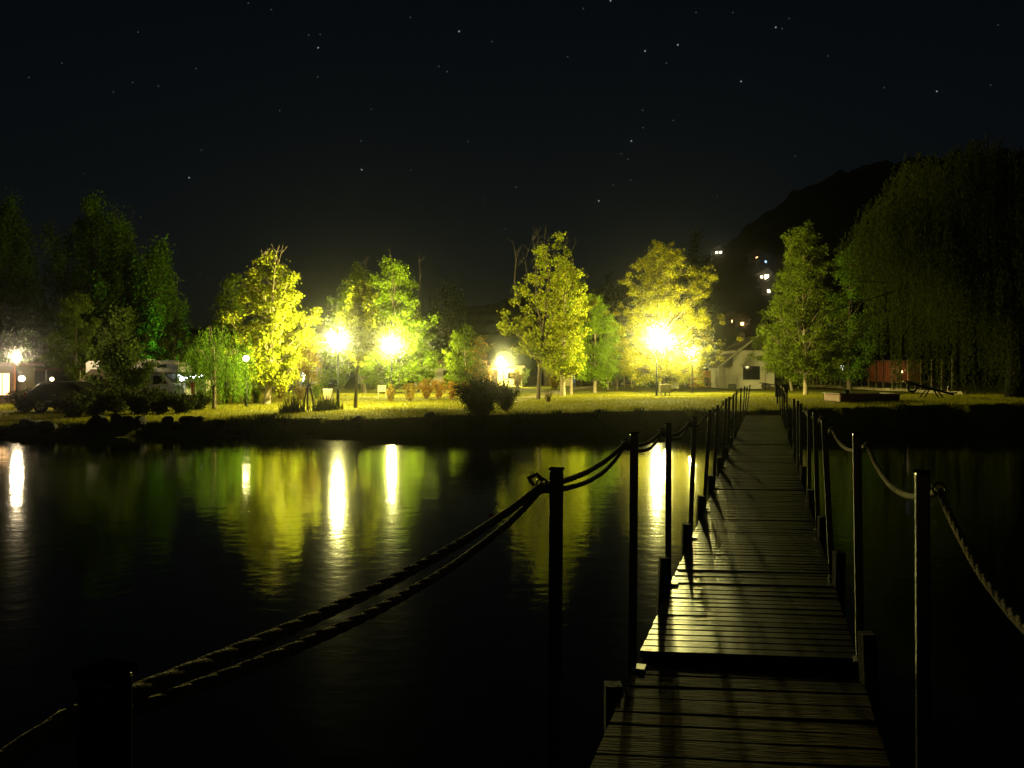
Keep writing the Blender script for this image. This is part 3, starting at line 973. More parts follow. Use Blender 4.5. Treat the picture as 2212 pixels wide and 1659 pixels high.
# beams, front edge board and floats of every section
for k in range(-1, len(BREAKS) - 1):
    y0, y1 = (0.6, 4.88) if k < 0 else (BREAKS[k] + .02, BREAKS[k + 1] - .03)
    z = deck_z((y0 + y1) / 2) - (0.05 if k < 0 else 0.045)
    for s in (-1, 1):
        b2 = MB()
        a = Vector((edge(y0, s) - s * .07, y0, z - .075)); c = Vector((edge(y1, s) - s * .07, y1, z - .075))
        d = (c - a); ang = math.atan2(d.x, d.y)
        b2.box((a + c) / 2 - BO, (0.06, d.length, 0.13), Matrix.Rotation(-ang, 3, 'Z'))
        b2.build('side_beam', 'beam', bridge)
    for q in (0.2, 0.75):
        yy = y0 + (y1 - y0) * q
        xm = (edge(yy, -1) + edge(yy, 1)) / 2
        b2 = MB().tube([Vector((xm - .5, yy, -.5)) - BO, Vector((xm + .5, yy, -.5)) - BO], 0.22, 12)
        b2.build('float_drum', 'blackboard', bridge, True)
    if k == 0:
        xm = (edge(y0, -1) + edge(y0, 1)) / 2
        MB().box(Vector((xm, y0 - .035, -.055)) - BO, (1.27, 0.03, 0.10), Matrix.Rotation(-SK, 3, 'Z')).build('edge_board', 'beam', bridge)

# posts: depth, top column, top row
LEFT = [(0.99, 228, 1455), (3.08, 1202, 1015), (4.89, 1370, 937), (6.7, 1444, 916), (8.5, 1500.6, 901), (10.3, 1534, 887), (12.2, 1550.6, 876), (14.6, 1569, 861.5),
        (16.6, 1575.5, 858), (18.9, 1584.6, 852), (21.2, 1590.6, 845), (24.4, 1601, 837), (27.2, 1608.5, 834), (29.6, 1613.8, 834), (31.8, 1620.3, 831)]
RIGHT = [(1.0, 2680, 1440), (2.97, 1992, 1021), (4.95, 1850.5, 937), (6.9, 1780, 909), (8.9, 1760.6, 890), (10.8, 1747.6, 887), (13.3, 1729.7, 874), (14.9, 1723.5, 867),
         (16.9, 1715, 862), (21.4, 1699.6, 857), (25.0, 1693, 845), (28.4, 1689, 833), (31.8, 1683, 830)]
TOPS = {-1: [], 1: []}
for s, LST in ((-1, LEFT), (1, RIGHT)):
    for i, (Y, u, v) in enumerate(LST):
        top = P(u, v, Y)
        foot = Vector((edge(Y, s) + s * 0.045, Y, deck_z(Y) - 0.35))
        d = (top - foot).normalized()
        x = Vector((math.cos(TH), -math.sin(TH), 0)); x = (x - d * x.dot(d)).normalized()
        y = d.cross(x)
        M = Matrix((x, y, d)).transposed()
        po = MB().box((top + foot) / 2 - BO, (0.046, 0.046, (top - foot).length), M).build('post', 'post_steel', bridge)
        bev = po.modifiers.new('edge', 'BEVEL'); bev.width = 0.007; bev.segments = 2
        if Y < 18:
            MB().box(top + d * 0.004 - BO, (0.050, 0.050, 0.008), M).build('cap', 'cap_black', po)
            # ring that holds the rope
            if i == 0:
                TOPS[s].append(top - d * 0.06 + x * s * 0.055)
                continue
            rc_ = top - d * 0.055 + x * s * 0.055
            ring = [rc_ + (x * math.cos(t) * s + d * math.sin(t)) * 0.021 for t in np.linspace(0, 2 * math.pi, 13)]
            MB().tube([p - BO for p in ring], 0.0045, 6, False).build('rope_ring', 'post_steel', po, True)
        TOPS[s].append(top - d * 0.06 + x * s * 0.055)
        if i >= 1 and Y < 24:
            # short wooden stake lashed beside the post
            ys_ = Y - 0.36
            st = Vector((edge(ys_, s) + s * 0.05, ys_, deck_z(ys_)))
            hgt = 0.28 if Y < 7.5 else 0.2
            if not (s > 0 and Y < 4) and not (s < 0 and Y < 5.5):
                MB().box(st + Vector((0, 0, hgt / 2 - .25)) - BO, (0.075, 0.075, hgt + .5), Matrix.Rotation(rp.uniform(-.06, .06), 3, 'Y')).build('stake', 'beam', bridge)
            else:
                MB().box(st + Vector((s * .04, 0, -.28)) - BO, (0.09, 0.09, 0.6)).build('stake', 'beam', bridge)
        if 3 < Y < 20:
            MB().box(Vector((edge(Y, s) + s * .012, Y - .06, deck_z(Y) + .004)) - BO, (0.07, 0.09, 0.012), Matrix.Rotation(-TH, 3, 'Z')).build('bracket', 'metal_grey', bridge)


def sag(a, b, drop, n=14, wob=0.0, sd=0):
    r = random.Random(sd)
    out = []
    for i in range(n + 1):
        t = i / n
        p = a.lerp(b, t)
        p.z -= drop * 4 * t * (1 - t)
        p.x += wob * math.sin(t * math.pi) + r.uniform(-.002, .002)
        out.append(p)
    return out


def rope(pts, r, sub=4):
    """three twisted strands"""
    dense = []
    for i in range(len(pts) - 1):
        for k in range(sub):
            dense.append(pts[i].lerp(pts[i + 1], k / sub))
    dense.append(pts[-1])
    b2 = MB()
    L = 0
    for ph in (0, 2.094, 4.189):
        sp = []; L = 0
        for i, p in enumerate(dense):
            if i:
                L += (p - dense[i - 1]).length
            t = (dense[min(i + 1, len(dense) - 1)] - dense[max(i - 1, 0)]).normalized()
            x = t.cross(Vector((0, 0, 1))).normalized(); y = t.cross(x)
            a = ph + L / (r * 2.4)
            sp.append(p + (x * math.cos(a) + y * math.sin(a)) * r * 0.26 - BO)
        b2.tube(sp, r * 0.78, 7, True)
    return b2


for s in (-1, 1):
    T = TOPS[s]
    for i in range(len(T) - 1):
        near = i < 4
        d0 = (T[i + 1] - T[i]).length
        sub = 14 if i < 2 else 9 if i < 3 else (4 if i < 6 else 1)
        drop = (0.05, 0.045, 0.05, 0.07)[i] if (s < 0 and i < 4) else (0.20, 0.13, 0.10, .09)[i] if (s > 0 and i < 4) else 0.08
        rope(sag(T[i], T[i + 1], drop, 16, 0, i), 0.0130 if i < 3 else 0.015, sub).build('rope', 'rope', bridge, True)
        if s < 0 and i < 5:
            a2 = T[i] + Vector((-0.006, 0, -0.020)); b3 = T[i + 1] + Vector((-.006, 0, -.020))
            rope(sag(a2, b3, drop + (0.022 if i == 0 else 0.02), 14, 0.02, i + 50), 0.0115, sub).build('rope', 'rope', bridge, True)
# the rail goes on behind the camera on the left
bt = Vector((edge(-0.8, -1) - .045, -0.8, 1.3))
MB().box(bt + Vector((.0, 0, -.8)) - BO, (0.046, 0.046, 1.68), Matrix.Rotation(-TH, 3, 'Z')).build('post', 'post_steel', bridge)
rope(sag(bt + Vector((-.05, 0, -.06)), TOPS[-1][0], 0.05, 14, 0, 77), 0.013, 14).build('rope', 'rope', bridge, True)
# loose rope end and red tags
a = P(1170, 1030, 3.06)
a = TOPS[-1][1]
kn = [a + Vector((-.03, 0, .0)), a + Vector((-.05, -.02, .03)), a + Vector((-.02, -.03, .045)), a + Vector((.0, -.02, .02))]
rope(kn, 0.008, 3).build('rope_knot', 'rope', bridge, True)
for (u, v, Y, sz, lab) in ((1060, 1113, 2.55, 0.013, 'small red ribbon on the left rope near the first tall post'), (690, 1366, 1.55, 0.013, 'small red ribbon hanging under the left rope in mid span')):
    c = P(u, v, Y)
    b2 = MB()
    b2.v = [tuple(Vector(p) * sz) for p in ((-.6, 0, .25), (.5, .15, .35), (.6, .1, -.3), (-.3, -.1, -.4), (-.6, .06, .25), (.5, .21, .35), (.6, .16, -.3), (-.3, -.04, -.4))]
    b2.f = [(0, 1, 2, 3), (7, 6, 5, 4), (0, 4, 5, 1), (1, 5, 6, 2), (2, 6, 7, 3), (3, 7, 4, 0)]
    o = b2.build('red_ribbon', 'red_tag'); o.location = c
    tag(o, lab, 'ribbon')

# dark notice board at the far right end of the bridge
c = G(1688, 872)
bd = thing('notice_board', 'dark square notice board seen from behind at the far end of the bridge', 'sign', c)
sc_ = px_m(c.y)
MB().box((0, 0, tall(c, 844)), (27 * sc_, 0.05, 27 * sc_)).build('panel', 'blackboard', bd)
for k in (-1, 1):
    MB().box((k * 8 * sc_, 0.06, tall(c, 850) / 2 - .1), (0.07, 0.06, tall(c, 838))).build('leg', 'blackboard', bd)


# ------------------------------------------------------------------ lamps
def lamp(label, base, vglobe, power, r=0.20, col=LAMP, pole=True, group='globe lamps in the park', name='park_lamp', gmat='globe'):
    zt = CH - (vglobe - HY) / F * base.y - base.z
    root = thing(name, label, 'lamp', base, group=group)
    pl = MB().tube([(0, 0, -.05), (0, 0, 0.9), (0, 0, 0.95), (0, 0, zt - r - .06)], [0.075, 0.075, 0.05, 0.042], 12).build('pole', 'lamp_steel', root, True)
    MB().lathe([(0.15, -.02), (0.15, .03), (0.09, .05), (.085, .16)], n=14).build('base_flange', 'lamp_steel', pl)
    MB().lathe([(.05, zt - r - .12), (.16, zt - r - .06), (.17, zt - r - .045), (.08, zt - r + .01)], n=14).build('shade_collar', 'lamp_steel', root)  # widened into a disc to keep the lamplight off the pole
    MB().sphere((0, 0, zt), r, 20, 12).build('globe', gmat, root, True)
    ld = bpy.data.lights.new('lamp_light', 'POINT')
    ld.energy = power; ld.color = col; ld.shadow_soft_size = r + 0.015
    lo = bpy.data.objects.new('lamp_light', ld); COL.objects.link(lo); lo.parent = root
    lo.location = (0, 0, zt)
    return root


PW = 16500
lamp('first big lamp on a tall thin pole, left of the slim young tree', G(730, 877), 735, PW)
lamp('second big lamp glowing inside the wide green tree', GY(846, 60.5), 745, PW)
lamp('small lamp deep in the low leafy tree', GY(927, 76), 764, PW * .4, 0.18)
lamp('big lamp on the right standing in front of the golden tree', G(1418, 856), 728, PW * 1.05)
lamp('lamp close behind the right hand big lamp', GY(1441, 69), 738, PW * .55)
lamp('lamp between the golden tree and the white house', GY(1495, 66), 762, PW * .32, 0.17)
lamp('small far lamp under the left side of the bright maple', GY(532, 42.5), 774, PW * .004, 0.15)
lamp('lamp behind the big bush, in front of the lit hut', GY(1088, 92), 783, PW * .55, 0.2)
lamp('lamp at the left edge above the wooden hut', GY(36, 43.5), 771, PW * .13, 0.2, (1, .78, .45))

# green floodlight at the foot of the pointed poplar
c = GY(352, 79)
fl = thing('ground_floodlight', 'small floodlight on the ground washing the pointed poplar green', 'floodlight', c)
MB().box((0, 0, .14), (.3, .16, .22), Matrix.Rotation(math.radians(30), 3, 'X')).build('housing', 'lamp_steel', fl)
MB().box((0, .09, .2), (.24, .01, .16), Matrix.Rotation(math.radians(30), 3, 'X')).build('lens', 'bulb', fl)
ld = bpy.data.lights.new('flood_light', 'SPOT'); ld.energy = 5000; ld.color = (0.35, 1.0, 0.25); ld.spot_size = math.radians(110); ld.spot_blend = 0.6; ld.shadow_soft_size = 0.1
lo = bpy.data.objects.new('flood_light', ld); COL.objects.link(lo); lo.parent = fl
lo.location = (0, .2, .3); lo.rotation_euler = (math.radians(158), 0, 0)


# ------------------------------------------------------------------ vehicles
def wheel(parent, x, y, z, r, w=0.2):
    t = MB().tube([(x, y - w / 2, z), (x, y + w / 2, z)], r, 24).build('wheel', 'tyre', parent, True)
    rim = MB().tube([(x, y - w / 2 - .012, z), (x, y - w / 2 + .02, z)], r * .66, 20).build('rim', 'alloy', t)
    hb = MB()
    for k in range(5):
        a = 2 * math.pi * k / 5
        hb.box((x + math.cos(a) * r * .36, y - w / 2 - .02, z + math.sin(a) * r * .36), (r * .6, .02, r * .13), Matrix.Rotation(-a, 3, 'Y'))
    hb.build('spokes', 'tyre', t)
    return t


def extruded(prof, y0, y1, inset=0.12, zc=0.8):
    """car-like body: side outline extruded across, sides tucked in above the waist"""
    b2 = MB(); n = len(prof)
    rows = [(y0, 0.0), (y0 + .06, 1.0), (y1 - .06, 1.0), (y1, 0.0)]
    for y, k in rows:
        mid = (y0 + y1) / 2
        for x, z in prof:
            yy = y
            if z > zc:
                yy = mid + (y - mid) * (1 - inset * (z - zc) / .6)
            sc2 = 1.0 if k else 0.985
            b2.v.append((x * sc2, yy, z if k else z * .985 + .005))
    for r_ in range(3):
        for i in range(n):
            j = (i + 1) % n
            b2.f.append((r_ * n + i, r_ * n + j, (r_ + 1) * n + j, (r_ + 1) * n + i))
    b2.f.append(tuple(reversed(range(n)))); b2.f.append(tuple(3 * n + i for i in range(n)))
    return b2


# dark hatchback, facing right
c = G(165, 889)
sc_ = px_m(c.y)
car = thing('parked_car', 'dark hatchback parked behind the hedge bushes on the left', 'car', c)
prof = [(-1.95, .30), (-2.0, .55), (-1.93, .88), (-1.75, 1.02), (-1.35, 1.38), (-.7, 1.46), (.2, 1.42), (.95, .98), (1.75, .84), (1.98, .66), (2.0, .35), (1.8, .22), (-1.8, .22)]
extruded(prof, -.84, .84, .2, .95).build('body', 'car_paint', car)
MB().prism([(-1.25, 1.02), (-1.1, 1.32), (-.45, 1.36), (-.45, 1.02)], -.80, -.775).build('window', 'glass_dark', car)
MB().prism([(-.38, 1.02), (-.38, 1.36), (.2, 1.34), (.72, 1.02)], -.80, -.775).build('window', 'glass_dark', car)
for x in (-1.25, 1.28):
    for y in (-.78, .78):
        wheel(car, x, y, .31, .31)
MB().box((-1.95, -.70, .80), (.10, .24, .26)).build('tail_light', 'tail_red', car)
MB().box((-1.95, .70, .80), (.10, .24, .26)).build('tail_light', 'tail_red', car)
MB().box((-.6, -.855, .82), (.18, .02, .03)).build('door_handle', 'alloy', car)
MB().box((.45, -.855, .82), (.18, .02, .03)).build('door_handle', 'alloy', car)
MB().box((1.96, -.6, .66), (.08, .3, .14)).build('headlight', 'alloy', car)
MB().box((-.1, -.865, .52), (2.2, .02, .05)).build('side_trim', 'alloy', car)

# motorhome with a bed over the cab, facing right
c = GY(312, 49)
mh = thing('motorhome', 'pale motorhome with a bed over its cab, parked behind the hedge', 'camper', c)
prof = [(-2.9, .45), (-2.95, 2.3), (-2.75, 2.42), (1.3, 2.44), (2.05, 2.36), (2.42, 2.1), (2.38, 1.78), (1.2, 1.72), (.75, 1.70), (.75, .45)]
MB().prism(prof, -1.0, 1.0).build('living_cabin', 'camper_white', mh)
cab = [(.74, .42), (.74, 1.68), (1.45, 1.68), (1.98, 1.12), (2.5, .98), (2.72, .78), (2.76, .42)]
MB().prism(cab, -.9, .9).build('cab', 'camper_white', mh)
MB().prism([(.92, 1.06), (.92, 1.56), (1.38, 1.56), (1.76, 1.1)], -.925, -.895).build('cab_window', 'glass_dark', mh)
MB().prism([(1.50, 1.655), (1.53, 1.685), (2.02, 1.16), (1.99, 1.13)], -.8, .8).build('windscreen', 'glass_dark', mh)
MB().box((1.45, -1.01, 2.12), (.55, .03, .2)).build('alcove_window', 'glass_dark', mh)
MB().box((-.3, -1.01, 1.5), (.9, .03, .5)).build('side_window', 'glass_dark', mh)
MB().box((-2.0, -1.01, 1.5), (.8, .03, .5)).build('side_window', 'glass_dark', mh)
MB().box((0.45, -1.01, 1.2), (.5, .03, 1.4)).build('entry_door', 'camper_white', mh)
MB().box((.1, 0, 2.48), (.7, .6, .1)).build('roof_hatch', 'camper_white', mh)
MB().box((1.6, -.1, 2.43), (.9, .05, .05)).build('roof_rail', 'metal_grey', mh)
for x in (-1.9, 1.85):
    for y in (-.85, .85):
        wheel(mh, x, y, .33, .33, .2)
MB().box((2.72, -.62, .72), (.1, .3, .18)).build('headlight', 'alloy', mh)
MB().box((2.72, .62, .72), (.1, .3, .18)).build('headlight', 'alloy', mh)
MB().box((1.5, -1.02, 1.3), (.10, .16, .25)).build('wing_mirror', 'blackboard', mh)

# red awning cloths and a brown tent beside the motorhome
c = GY(300, 46.5)
o = MB().prism([(-.95, 1.05), (-.9, 1.72), (.3, 1.74), (.35, .95)], -.03, .03).build('red_awning', 'red_cloth'); o.location = c
tag(o, 'red cloth windbreak hung along the side of the motorhome', 'awning')
c = GY(242, 47)
tn = thing('brown_tent', 'brown striped tent roof between the car and the motorhome', 'tent', c)
MB().prism([(-1.6, 1.1), (-.7, 2.0), (1.2, 2.0), (1.6, 1.1)], -1.0, 1.0).build('roof_cloth', 'brown_cloth', tn)
MB().prism([(-1.5, 0), (-1.5, 1.09), (1.5, 1.09), (1.5, 0)], -.9, .9).build('wall_cloth', 'brown_cloth', tn)
for x in (-1.6, 0, 1.6):
    MB().tube([(x, -1.02, 0), (x, -1.02, 1.12)], .025, 6).build('tent_pole', 'alloy', tn)

# camping lantern on the motorhome and a chain of small lights
c = P(393, 818, 46.5)
ln_ = thing('camping_lantern', 'bright white lantern hanging beside the motorhome windscreen', 'lantern', c)
MB().sphere((0, 0, 0), .13, 14, 8).build('globe', 'globe_white', ln_, True)
MB().lathe([(.05, .12), (.07, .14), (.02, .2)], n=10).build('lid', 'lamp_steel', ln_)
ld = bpy.data.lights.new('lantern_light', 'POINT'); ld.energy = 25; ld.color = (.85, .93, 1); ld.shadow_soft_size = .14
lo = bpy.data.objects.new('lantern_light', ld); COL.objects.link(lo); lo.parent = ln_
c = P(412, 812, 50)
sl = thing('string_lights', 'short chain of cold white bulbs right of the motorhome', 'string lights', c)
lp = [P(u, v, 50) - c for u, v in ((384, 806), (396, 812), (408, 814), (420, 813), (432, 811), (440, 808))]
MB().tube(lp, .008, 5).build('cord', 'lamp_steel', sl)
for u, v in ((386, 810), (391, 813), (403, 816), (411, 813), (418, 815), (424, 812), (430, 813), (436, 811)):
    MB().sphere(P(u, v, 49.95) - c, .045, 8, 6).build('bulb', 'bulb', sl, True)
MB().tube([lp[-1], lp[-1] + Vector((0, 0, -1.8))], .02, 6).build('support_pole', 'alloy', sl)

# pitch furniture right of the motorhome
c = GY(424, 52)
tb_ = thing('camp_table', 'camp table under a yellow cloth right of the motorhome bonnet', 'table', c)
MB().box((0, 0, .95), (1.5, .8, .7)).build('cloth', 'canvas', tb_)
for x in (-.6, .6):
    MB().tube([(x, 0, 0), (x, 0, .6)], .03, 6).build('leg', 'alloy', tb_)
c = GY(408, 49)
ch = thing('camp_chair', 'red folding camp chair in front of the motorhome bonnet', 'chair', c)
MB().box((0, 0, .45), (.55, .5, .05)).build('seat', 'red_cloth', ch)
MB().box((0, .25, .85), (.55, .05, .75), Matrix.Rotation(-.2, 3, 'X')).build('backrest', 'red_cloth', ch)
for x in (-.25, .25):
    for y in (-.22, .22):
        MB().tube([(x, y, 0), (x, y, .45)], .015, 6).build('leg', 'alloy', ch)

# ------------------------------------------------------------------ buildings
# wooden hut at the left edge
c = GY(2, 47)
k = px_m(47)
hut = thing('wooden_hut', 'small wooden hut with a glowing window cut off by the left edge', 'hut', c)
MB().box((-.4, 1.0, 1.1), (2.3, 2.0, 2.2)).build('wall', 'dark_wood', hut)
MB().prism([(-1.8, 2.2), (-1.75, 2.34), (1.15, 2.34), (1.25, 2.2)], -.6, 2.2).build('roof', 'roof_tile', hut)
wf = MB().box((0.1, -.02, 1.15), (.75, .04, 1.25)).build('window', 'window_warm', hut)
MB().box((0.1, -.05, 1.15), (.04, .03, 1.25)).build('glazing_bar', 'dark_wood', wf)
MB().box((0.1, -.05, 1.79), (.86, .05, .06)).build('frame', 'dark_wood', wf)
MB().box((0.1, -.05, .5), (.86, .05, .06)).build('frame', 'dark_wood', wf)
MB().box((1.1, -.45, 1.1), (.12, .12, 2.2)).build('porch_post', 'orange_wood', hut)
c2 = P(47, 818, 46.2)
wl = thing('porch_lamp', 'bright round lamp hanging on the porch of the wooden hut', 'lamp', c2)
MB().sphere((0, 0, 0), .16, 14, 10).build('globe', 'globe', wl, True)
MB().tube([(0, 0, .15), (0, 0, .32), (-.15, .1, .36)], .015, 6).build('bracket', 'lamp_steel', wl)
ld = bpy.data.lights.new('porch_light', 'POINT'); ld.energy = 12; ld.color = (1, .72, .38); ld.shadow_soft_size = .17
lo = bpy.data.objects.new('porch_light', ld); COL.objects.link(lo); lo.parent = wl
c2 = GY(72, 60)
cv = thing('camp_pavilion', 'pale pavilion with a red edged roof seen above the parked car', 'pavilion', GY(120, 62))
MB().box((0, 0, 1.9), (5.0, 2, .12)).build('roof', 'red_wood', cv)
MB().box((0, .8, .9), (4.6, .1, 1.8)).build('back_wall', 'dark_wood', cv)
for x in (-2.3, -.2, 2.3):
    MB().tube([(x, -.9, 0), (x, -.9, 1.85)], .05, 8).build('post', 'canvas', cv)
pc = P(112, 819, 60)
pl_ = thing('pavilion_lamp', 'small warm lamp under the red edged roof behind the car', 'lamp', pc)
MB().sphere((0, 0, 0), .14, 12, 8).build('globe', 'window_far', pl_, True)
MB().tube([(0, 0, .12), (0, 0, .3)], .012, 5).build('hanger', 'lamp_steel', pl_)

# long low pavilion with board walls and a row of caravans in the camp
c = GY(578, 88); k = px_m(88)
lb = thing('camp_building', 'long low board walled building behind the bright maple', 'building', c)
MB().box((0, 0, 1.0), (155 * k, 3, 2.0)).build('wall', 'canvas', lb)
for i in range(14):
    MB().box((-74 * k + i * 11.4 * k, -1.52, 1.0), (10.8 * k, .04, 1.95)).build('board', 'canvas' if i % 3 else 'fence_post', lb)
MB().box((0, -.2, 2.08), (165 * k, 4, .14)).build('roof', 'metal_grey', lb)
c = GY(668, 92); k = px_m(92)


def caravan(label, c, L, H, rz=0.0):
    t = thing('caravan', label, 'caravan', c, rz, 'caravans on the camp pitches')
    pr = [(-L / 2, .4), (-L / 2 - .05, 1.3), (-L / 2 + .25, H), (L / 2 - .3, H), (L / 2, 1.4), (L / 2 + .1, .9), (L / 2, .4)]
    MB().prism(pr, -1.0, 1.0).build('body', 'camper_white', t)
    MB().box((-L * .2, -1.01, 1.5), (L * .25, .03, .5)).build('window', 'glass_dark', t)
    MB().box((L * .2, -1.01, 1.5), (L * .22, .03, .5)).build('window', 'glass_dark', t)
    wheel(t, 0, -.95, .33, .33)
    MB().box((L / 2 + .5, 0, .45), (1.0, .08, .08)).build('tow_bar', 'metal_grey', t)
    return t


caravan('bluish white caravan behind the staked sapling', c, 3.0, 2.6)
MB()
ld = None
caravan('pale caravan behind the slim young tree and the pale trunk', GY(815, 90), 4.2, 2.5)
caravan('cream caravan behind the green tent', GY(1415, 108), 4.4, 2.75)
c2 = P(662, 812, 88.5)
cl_ = thing('caravan_lamp', 'cold white lamp on the bluish white caravan', 'lamp', c2)
MB().box((0, 0, 0), (.5, .12, .16)).build('diffuser', 'globe_white', cl_)
MB().box((0, .08, 0), (.56, .06, .22)).build('housing', 'lamp_steel', cl_)
ld = bpy.data.lights.new('caravan_light', 'POINT'); ld.energy = 900; ld.color = (.7, .85, 1); ld.shadow_soft_size = .1
lo = bpy.data.objects.new('caravan_light', ld); COL.objects.link(lo); lo.parent = cl_; lo.location = (0, -.3, 0)

# lit hut behind the big bush
c = GY(1085, 97); k = px_m(97)
lh = thing('lit_hut', 'pale flat hut flooded with light behind the biggest bush', 'hut', c)
MB().box((0, 0, 1.1), (4.6, 2.4, 2.2)).build('wall', 'cream_wall', lh)
MB().prism([(-2.7, 2.2), (-2.6, 2.5), (2.6, 2.5), (2.7, 2.2)], -1.6, 1.4).build('roof', 'roof_tile', lh)
MB().box((-.9, -1.22, 1.05), (.8, .04, 1.9)).build('door', 'dark_wood', lh)
MB().box((1.1, -1.22, 1.3), (.9, .04, .7)).build('window', 'glass_dark', lh)

# low house with a small lit roof edge left of the round tree
c = GY(950, 104)
lo_ = thing('camp_house', 'low pale house behind the low leafy tree with the small lamp', 'house', c)
MB().box((0, 0, 1.1), (6.0, 3, 2.2)).build('wall', 'white_wall', lo_)
MB().prism([(-3.3, 2.2), (0, 3.3), (3.3, 2.2)], -1.8, 1.8).build('roof', 'roof_tile', lo_)
MB().box((-1.2, -1.52, 1.3), (.9, .05, .9)).build('window', 'glass_dark', lo_)
MB().box((1.0, -1.52, 1.0), (.8, .05, 1.9)).build('door', 'dark_wood', lo_)

# cream cottages in the middle
c = GY(1214, 104); k = px_m(104)
ct = thing('cream_cottage', 'cream cottage with a dark window and lean to porch behind the pale trunks', 'house', c)
MB().box((0, 0, 1.35), (80 * k, 3.2, 2.7)).build('wall', 'cream_wall', ct)
MB().prism([(-44 * k, 2.7), (-30 * k, 3.1), (44 * k, 3.1), (46 * k, 2.7)], -1.9, 1.9).build('roof', 'dark_wood', ct)
w_ = MB().box((3 * k, -1.62, 1.55), (.75, .05, 1.3)).build('window', 'dark_wood', ct)
MB().box((3 * k, -1.66, 1.55), (.05, .03, 1.3)).build('glazing_bar', 'cream_wall', w_)
for x in (20, 27, 34):
    MB().box((x * k, -2.3, 1.1), (.1, .1, 2.2)).build('porch_post', 'dark_wood', ct)
MB().box((30 * k, -2.0, 2.2), (24 * k, 1.0, .1)).build('porch_roof', 'dark_wood', ct)
MB().box((30 * k, -1.62, 1.0), (.9, .05, 1.95)).build('door', 'dark_wood', ct)
c = GY(1305, 110); k = px_m(110)
c4 = thing('cream_cottage', 'long cream cottage wall behind the two flower tubs', 'house', c)
MB().box((0, 0, 1.4), (108 * k, 3.2, 2.8)).build('wall', 'cream_wall', c4)
MB().prism([(-58 * k, 2.8), (-50 * k, 3.3), (50 * k, 3.3), (58 * k, 2.8)], -2.0, 2.0).build('roof', 'roof_tile', c4)
MB().box((-14 * k, -1.62, 1.7), (1.0, .05, .9)).build('window', 'glass_dark', c4)
MB().box((30 * k, -1.62, 1.0), (.9, .05, 2.0)).build('door', 'dark_wood', c4)
for i, u in enumerate((1311, 1331)):
    c = GY(u, 99)
    tb2 = thing('flower_tub', ('left' if i == 0 else 'right') + ' one of two dark flower tubs in front of the long cream cottage', 'planter', c, group='flower tubs')
    MB().lathe([(.32, 0), (.45, .8), (.42, .82), (.38, .78)], n=14).build('tub', 'dark_wood', tb2)
    rng = np.random.default_rng(300 + i)
    v, q = scatter_leaves(np.array([(x, y, z) for x in (-.15, .15) for y in (-.1, .1) for z in (1.0,)]), 60, .7, .8, .2)
    fast_mesh('plant', v, q, 'leaf_green', tb2)
c = GY(1238, 98)
ch = thing('garden_chair', 'blue garden chair by the porch of the cream cottage', 'chair', c)
MB().box((0, 0, .45), (.6, .55, .06)).build('seat', 'blue_cloth', ch)
MB().box((.0, .27, .85), (.6, .05, .8)).build('backrest', 'blue_cloth', ch)
for x in (-.26, .26):
    for y in (-.24, .24):
        MB().box((x, y, .22), (.05, .05, .45)).build('leg', 'blue_cloth', ch)

# second car, hedge wall and tents
c = GY(1364, 100)
car2 = thing('parked_car', 'dark car parked under the trees left of the green tent', 'car', c)
extruded(prof_car := [(-1.95, .30), (-2.0, .55), (-1.93, .88), (-1.2, .98), (-.6, 1.42), (.5, 1.46), (1.2, 1.0), (1.95, .9), (2.05, .6), (2.0, .3), (1.8, .22), (-1.8, .22)], -.84, .84, .2, .95).build('body', 'car_paint', car2)
MB().prism([(-1.05, 1.0), (-.55, 1.36), (.42, 1.39), (.95, 1.02)], -.82, -.80).build('window', 'glass_dark', car2)
for x in (-1.25, 1.28):
    for y in (-.78, .78):
        wheel(car2, x, y, .31, .31)
MB().box((2.0, -.66, .72), (.10, .26, .2)).build('tail_light', 'tail_red', car2)
MB().box((2.0, .66, .72), (.10, .26, .2)).build('tail_light', 'tail_red', car2)
c = GY(1420, 101)
hw = thing('board_fence', 'dark board fence behind the green tent and the right hand big lamp', 'fence', c)
for i in range(24):
    MB().box((-2.7 + i * .235, 0, .62), (.22, .04, 1.25)).build('board', 'dark_wood', hw)
for z in (.3, 1.0):
    MB().box((0, .04, z), (5.6, .04, .08)).build('rail', 'dark_wood', hw)


def dome(parent, L, W, H, material, n=14):
    b2 = MB(); rows = 9
    for i in range(rows):
        t = i / (rows - 1)
        hh = H * math.sin(math.pi * (0.06 + 0.88 * t)) ** 0.7
        ww = W * (0.55 + 0.45 * math.sin(math.pi * t))
        for j in range(n + 1):
            a = math.pi * j / n
            b2.v.append((-L / 2 + L * t, -ww / 2 * math.cos(a), hh * math.sin(a) ** .8))
    for i in range(rows - 1):
        for j in range(n):
            q = i * (n + 1) + j
            b2.f.append((q, q + 1, q + n + 2, q + n + 1))
    return b2.build('tent_cloth', material, parent, True)


c = G(1391, 834)
g1 = thing('green_tent', 'small green dome tent beside the board fence', 'tent', c)
dome(g1, 30 * px_m(c.y), 1.5, tall(c, 817), 'green_cloth')
MB().tube([(-.6, -.78, 0), (0, -.8, .06), (.6, -.78, 0)], .012, 5).build('guy_line', 'alloy', g1)
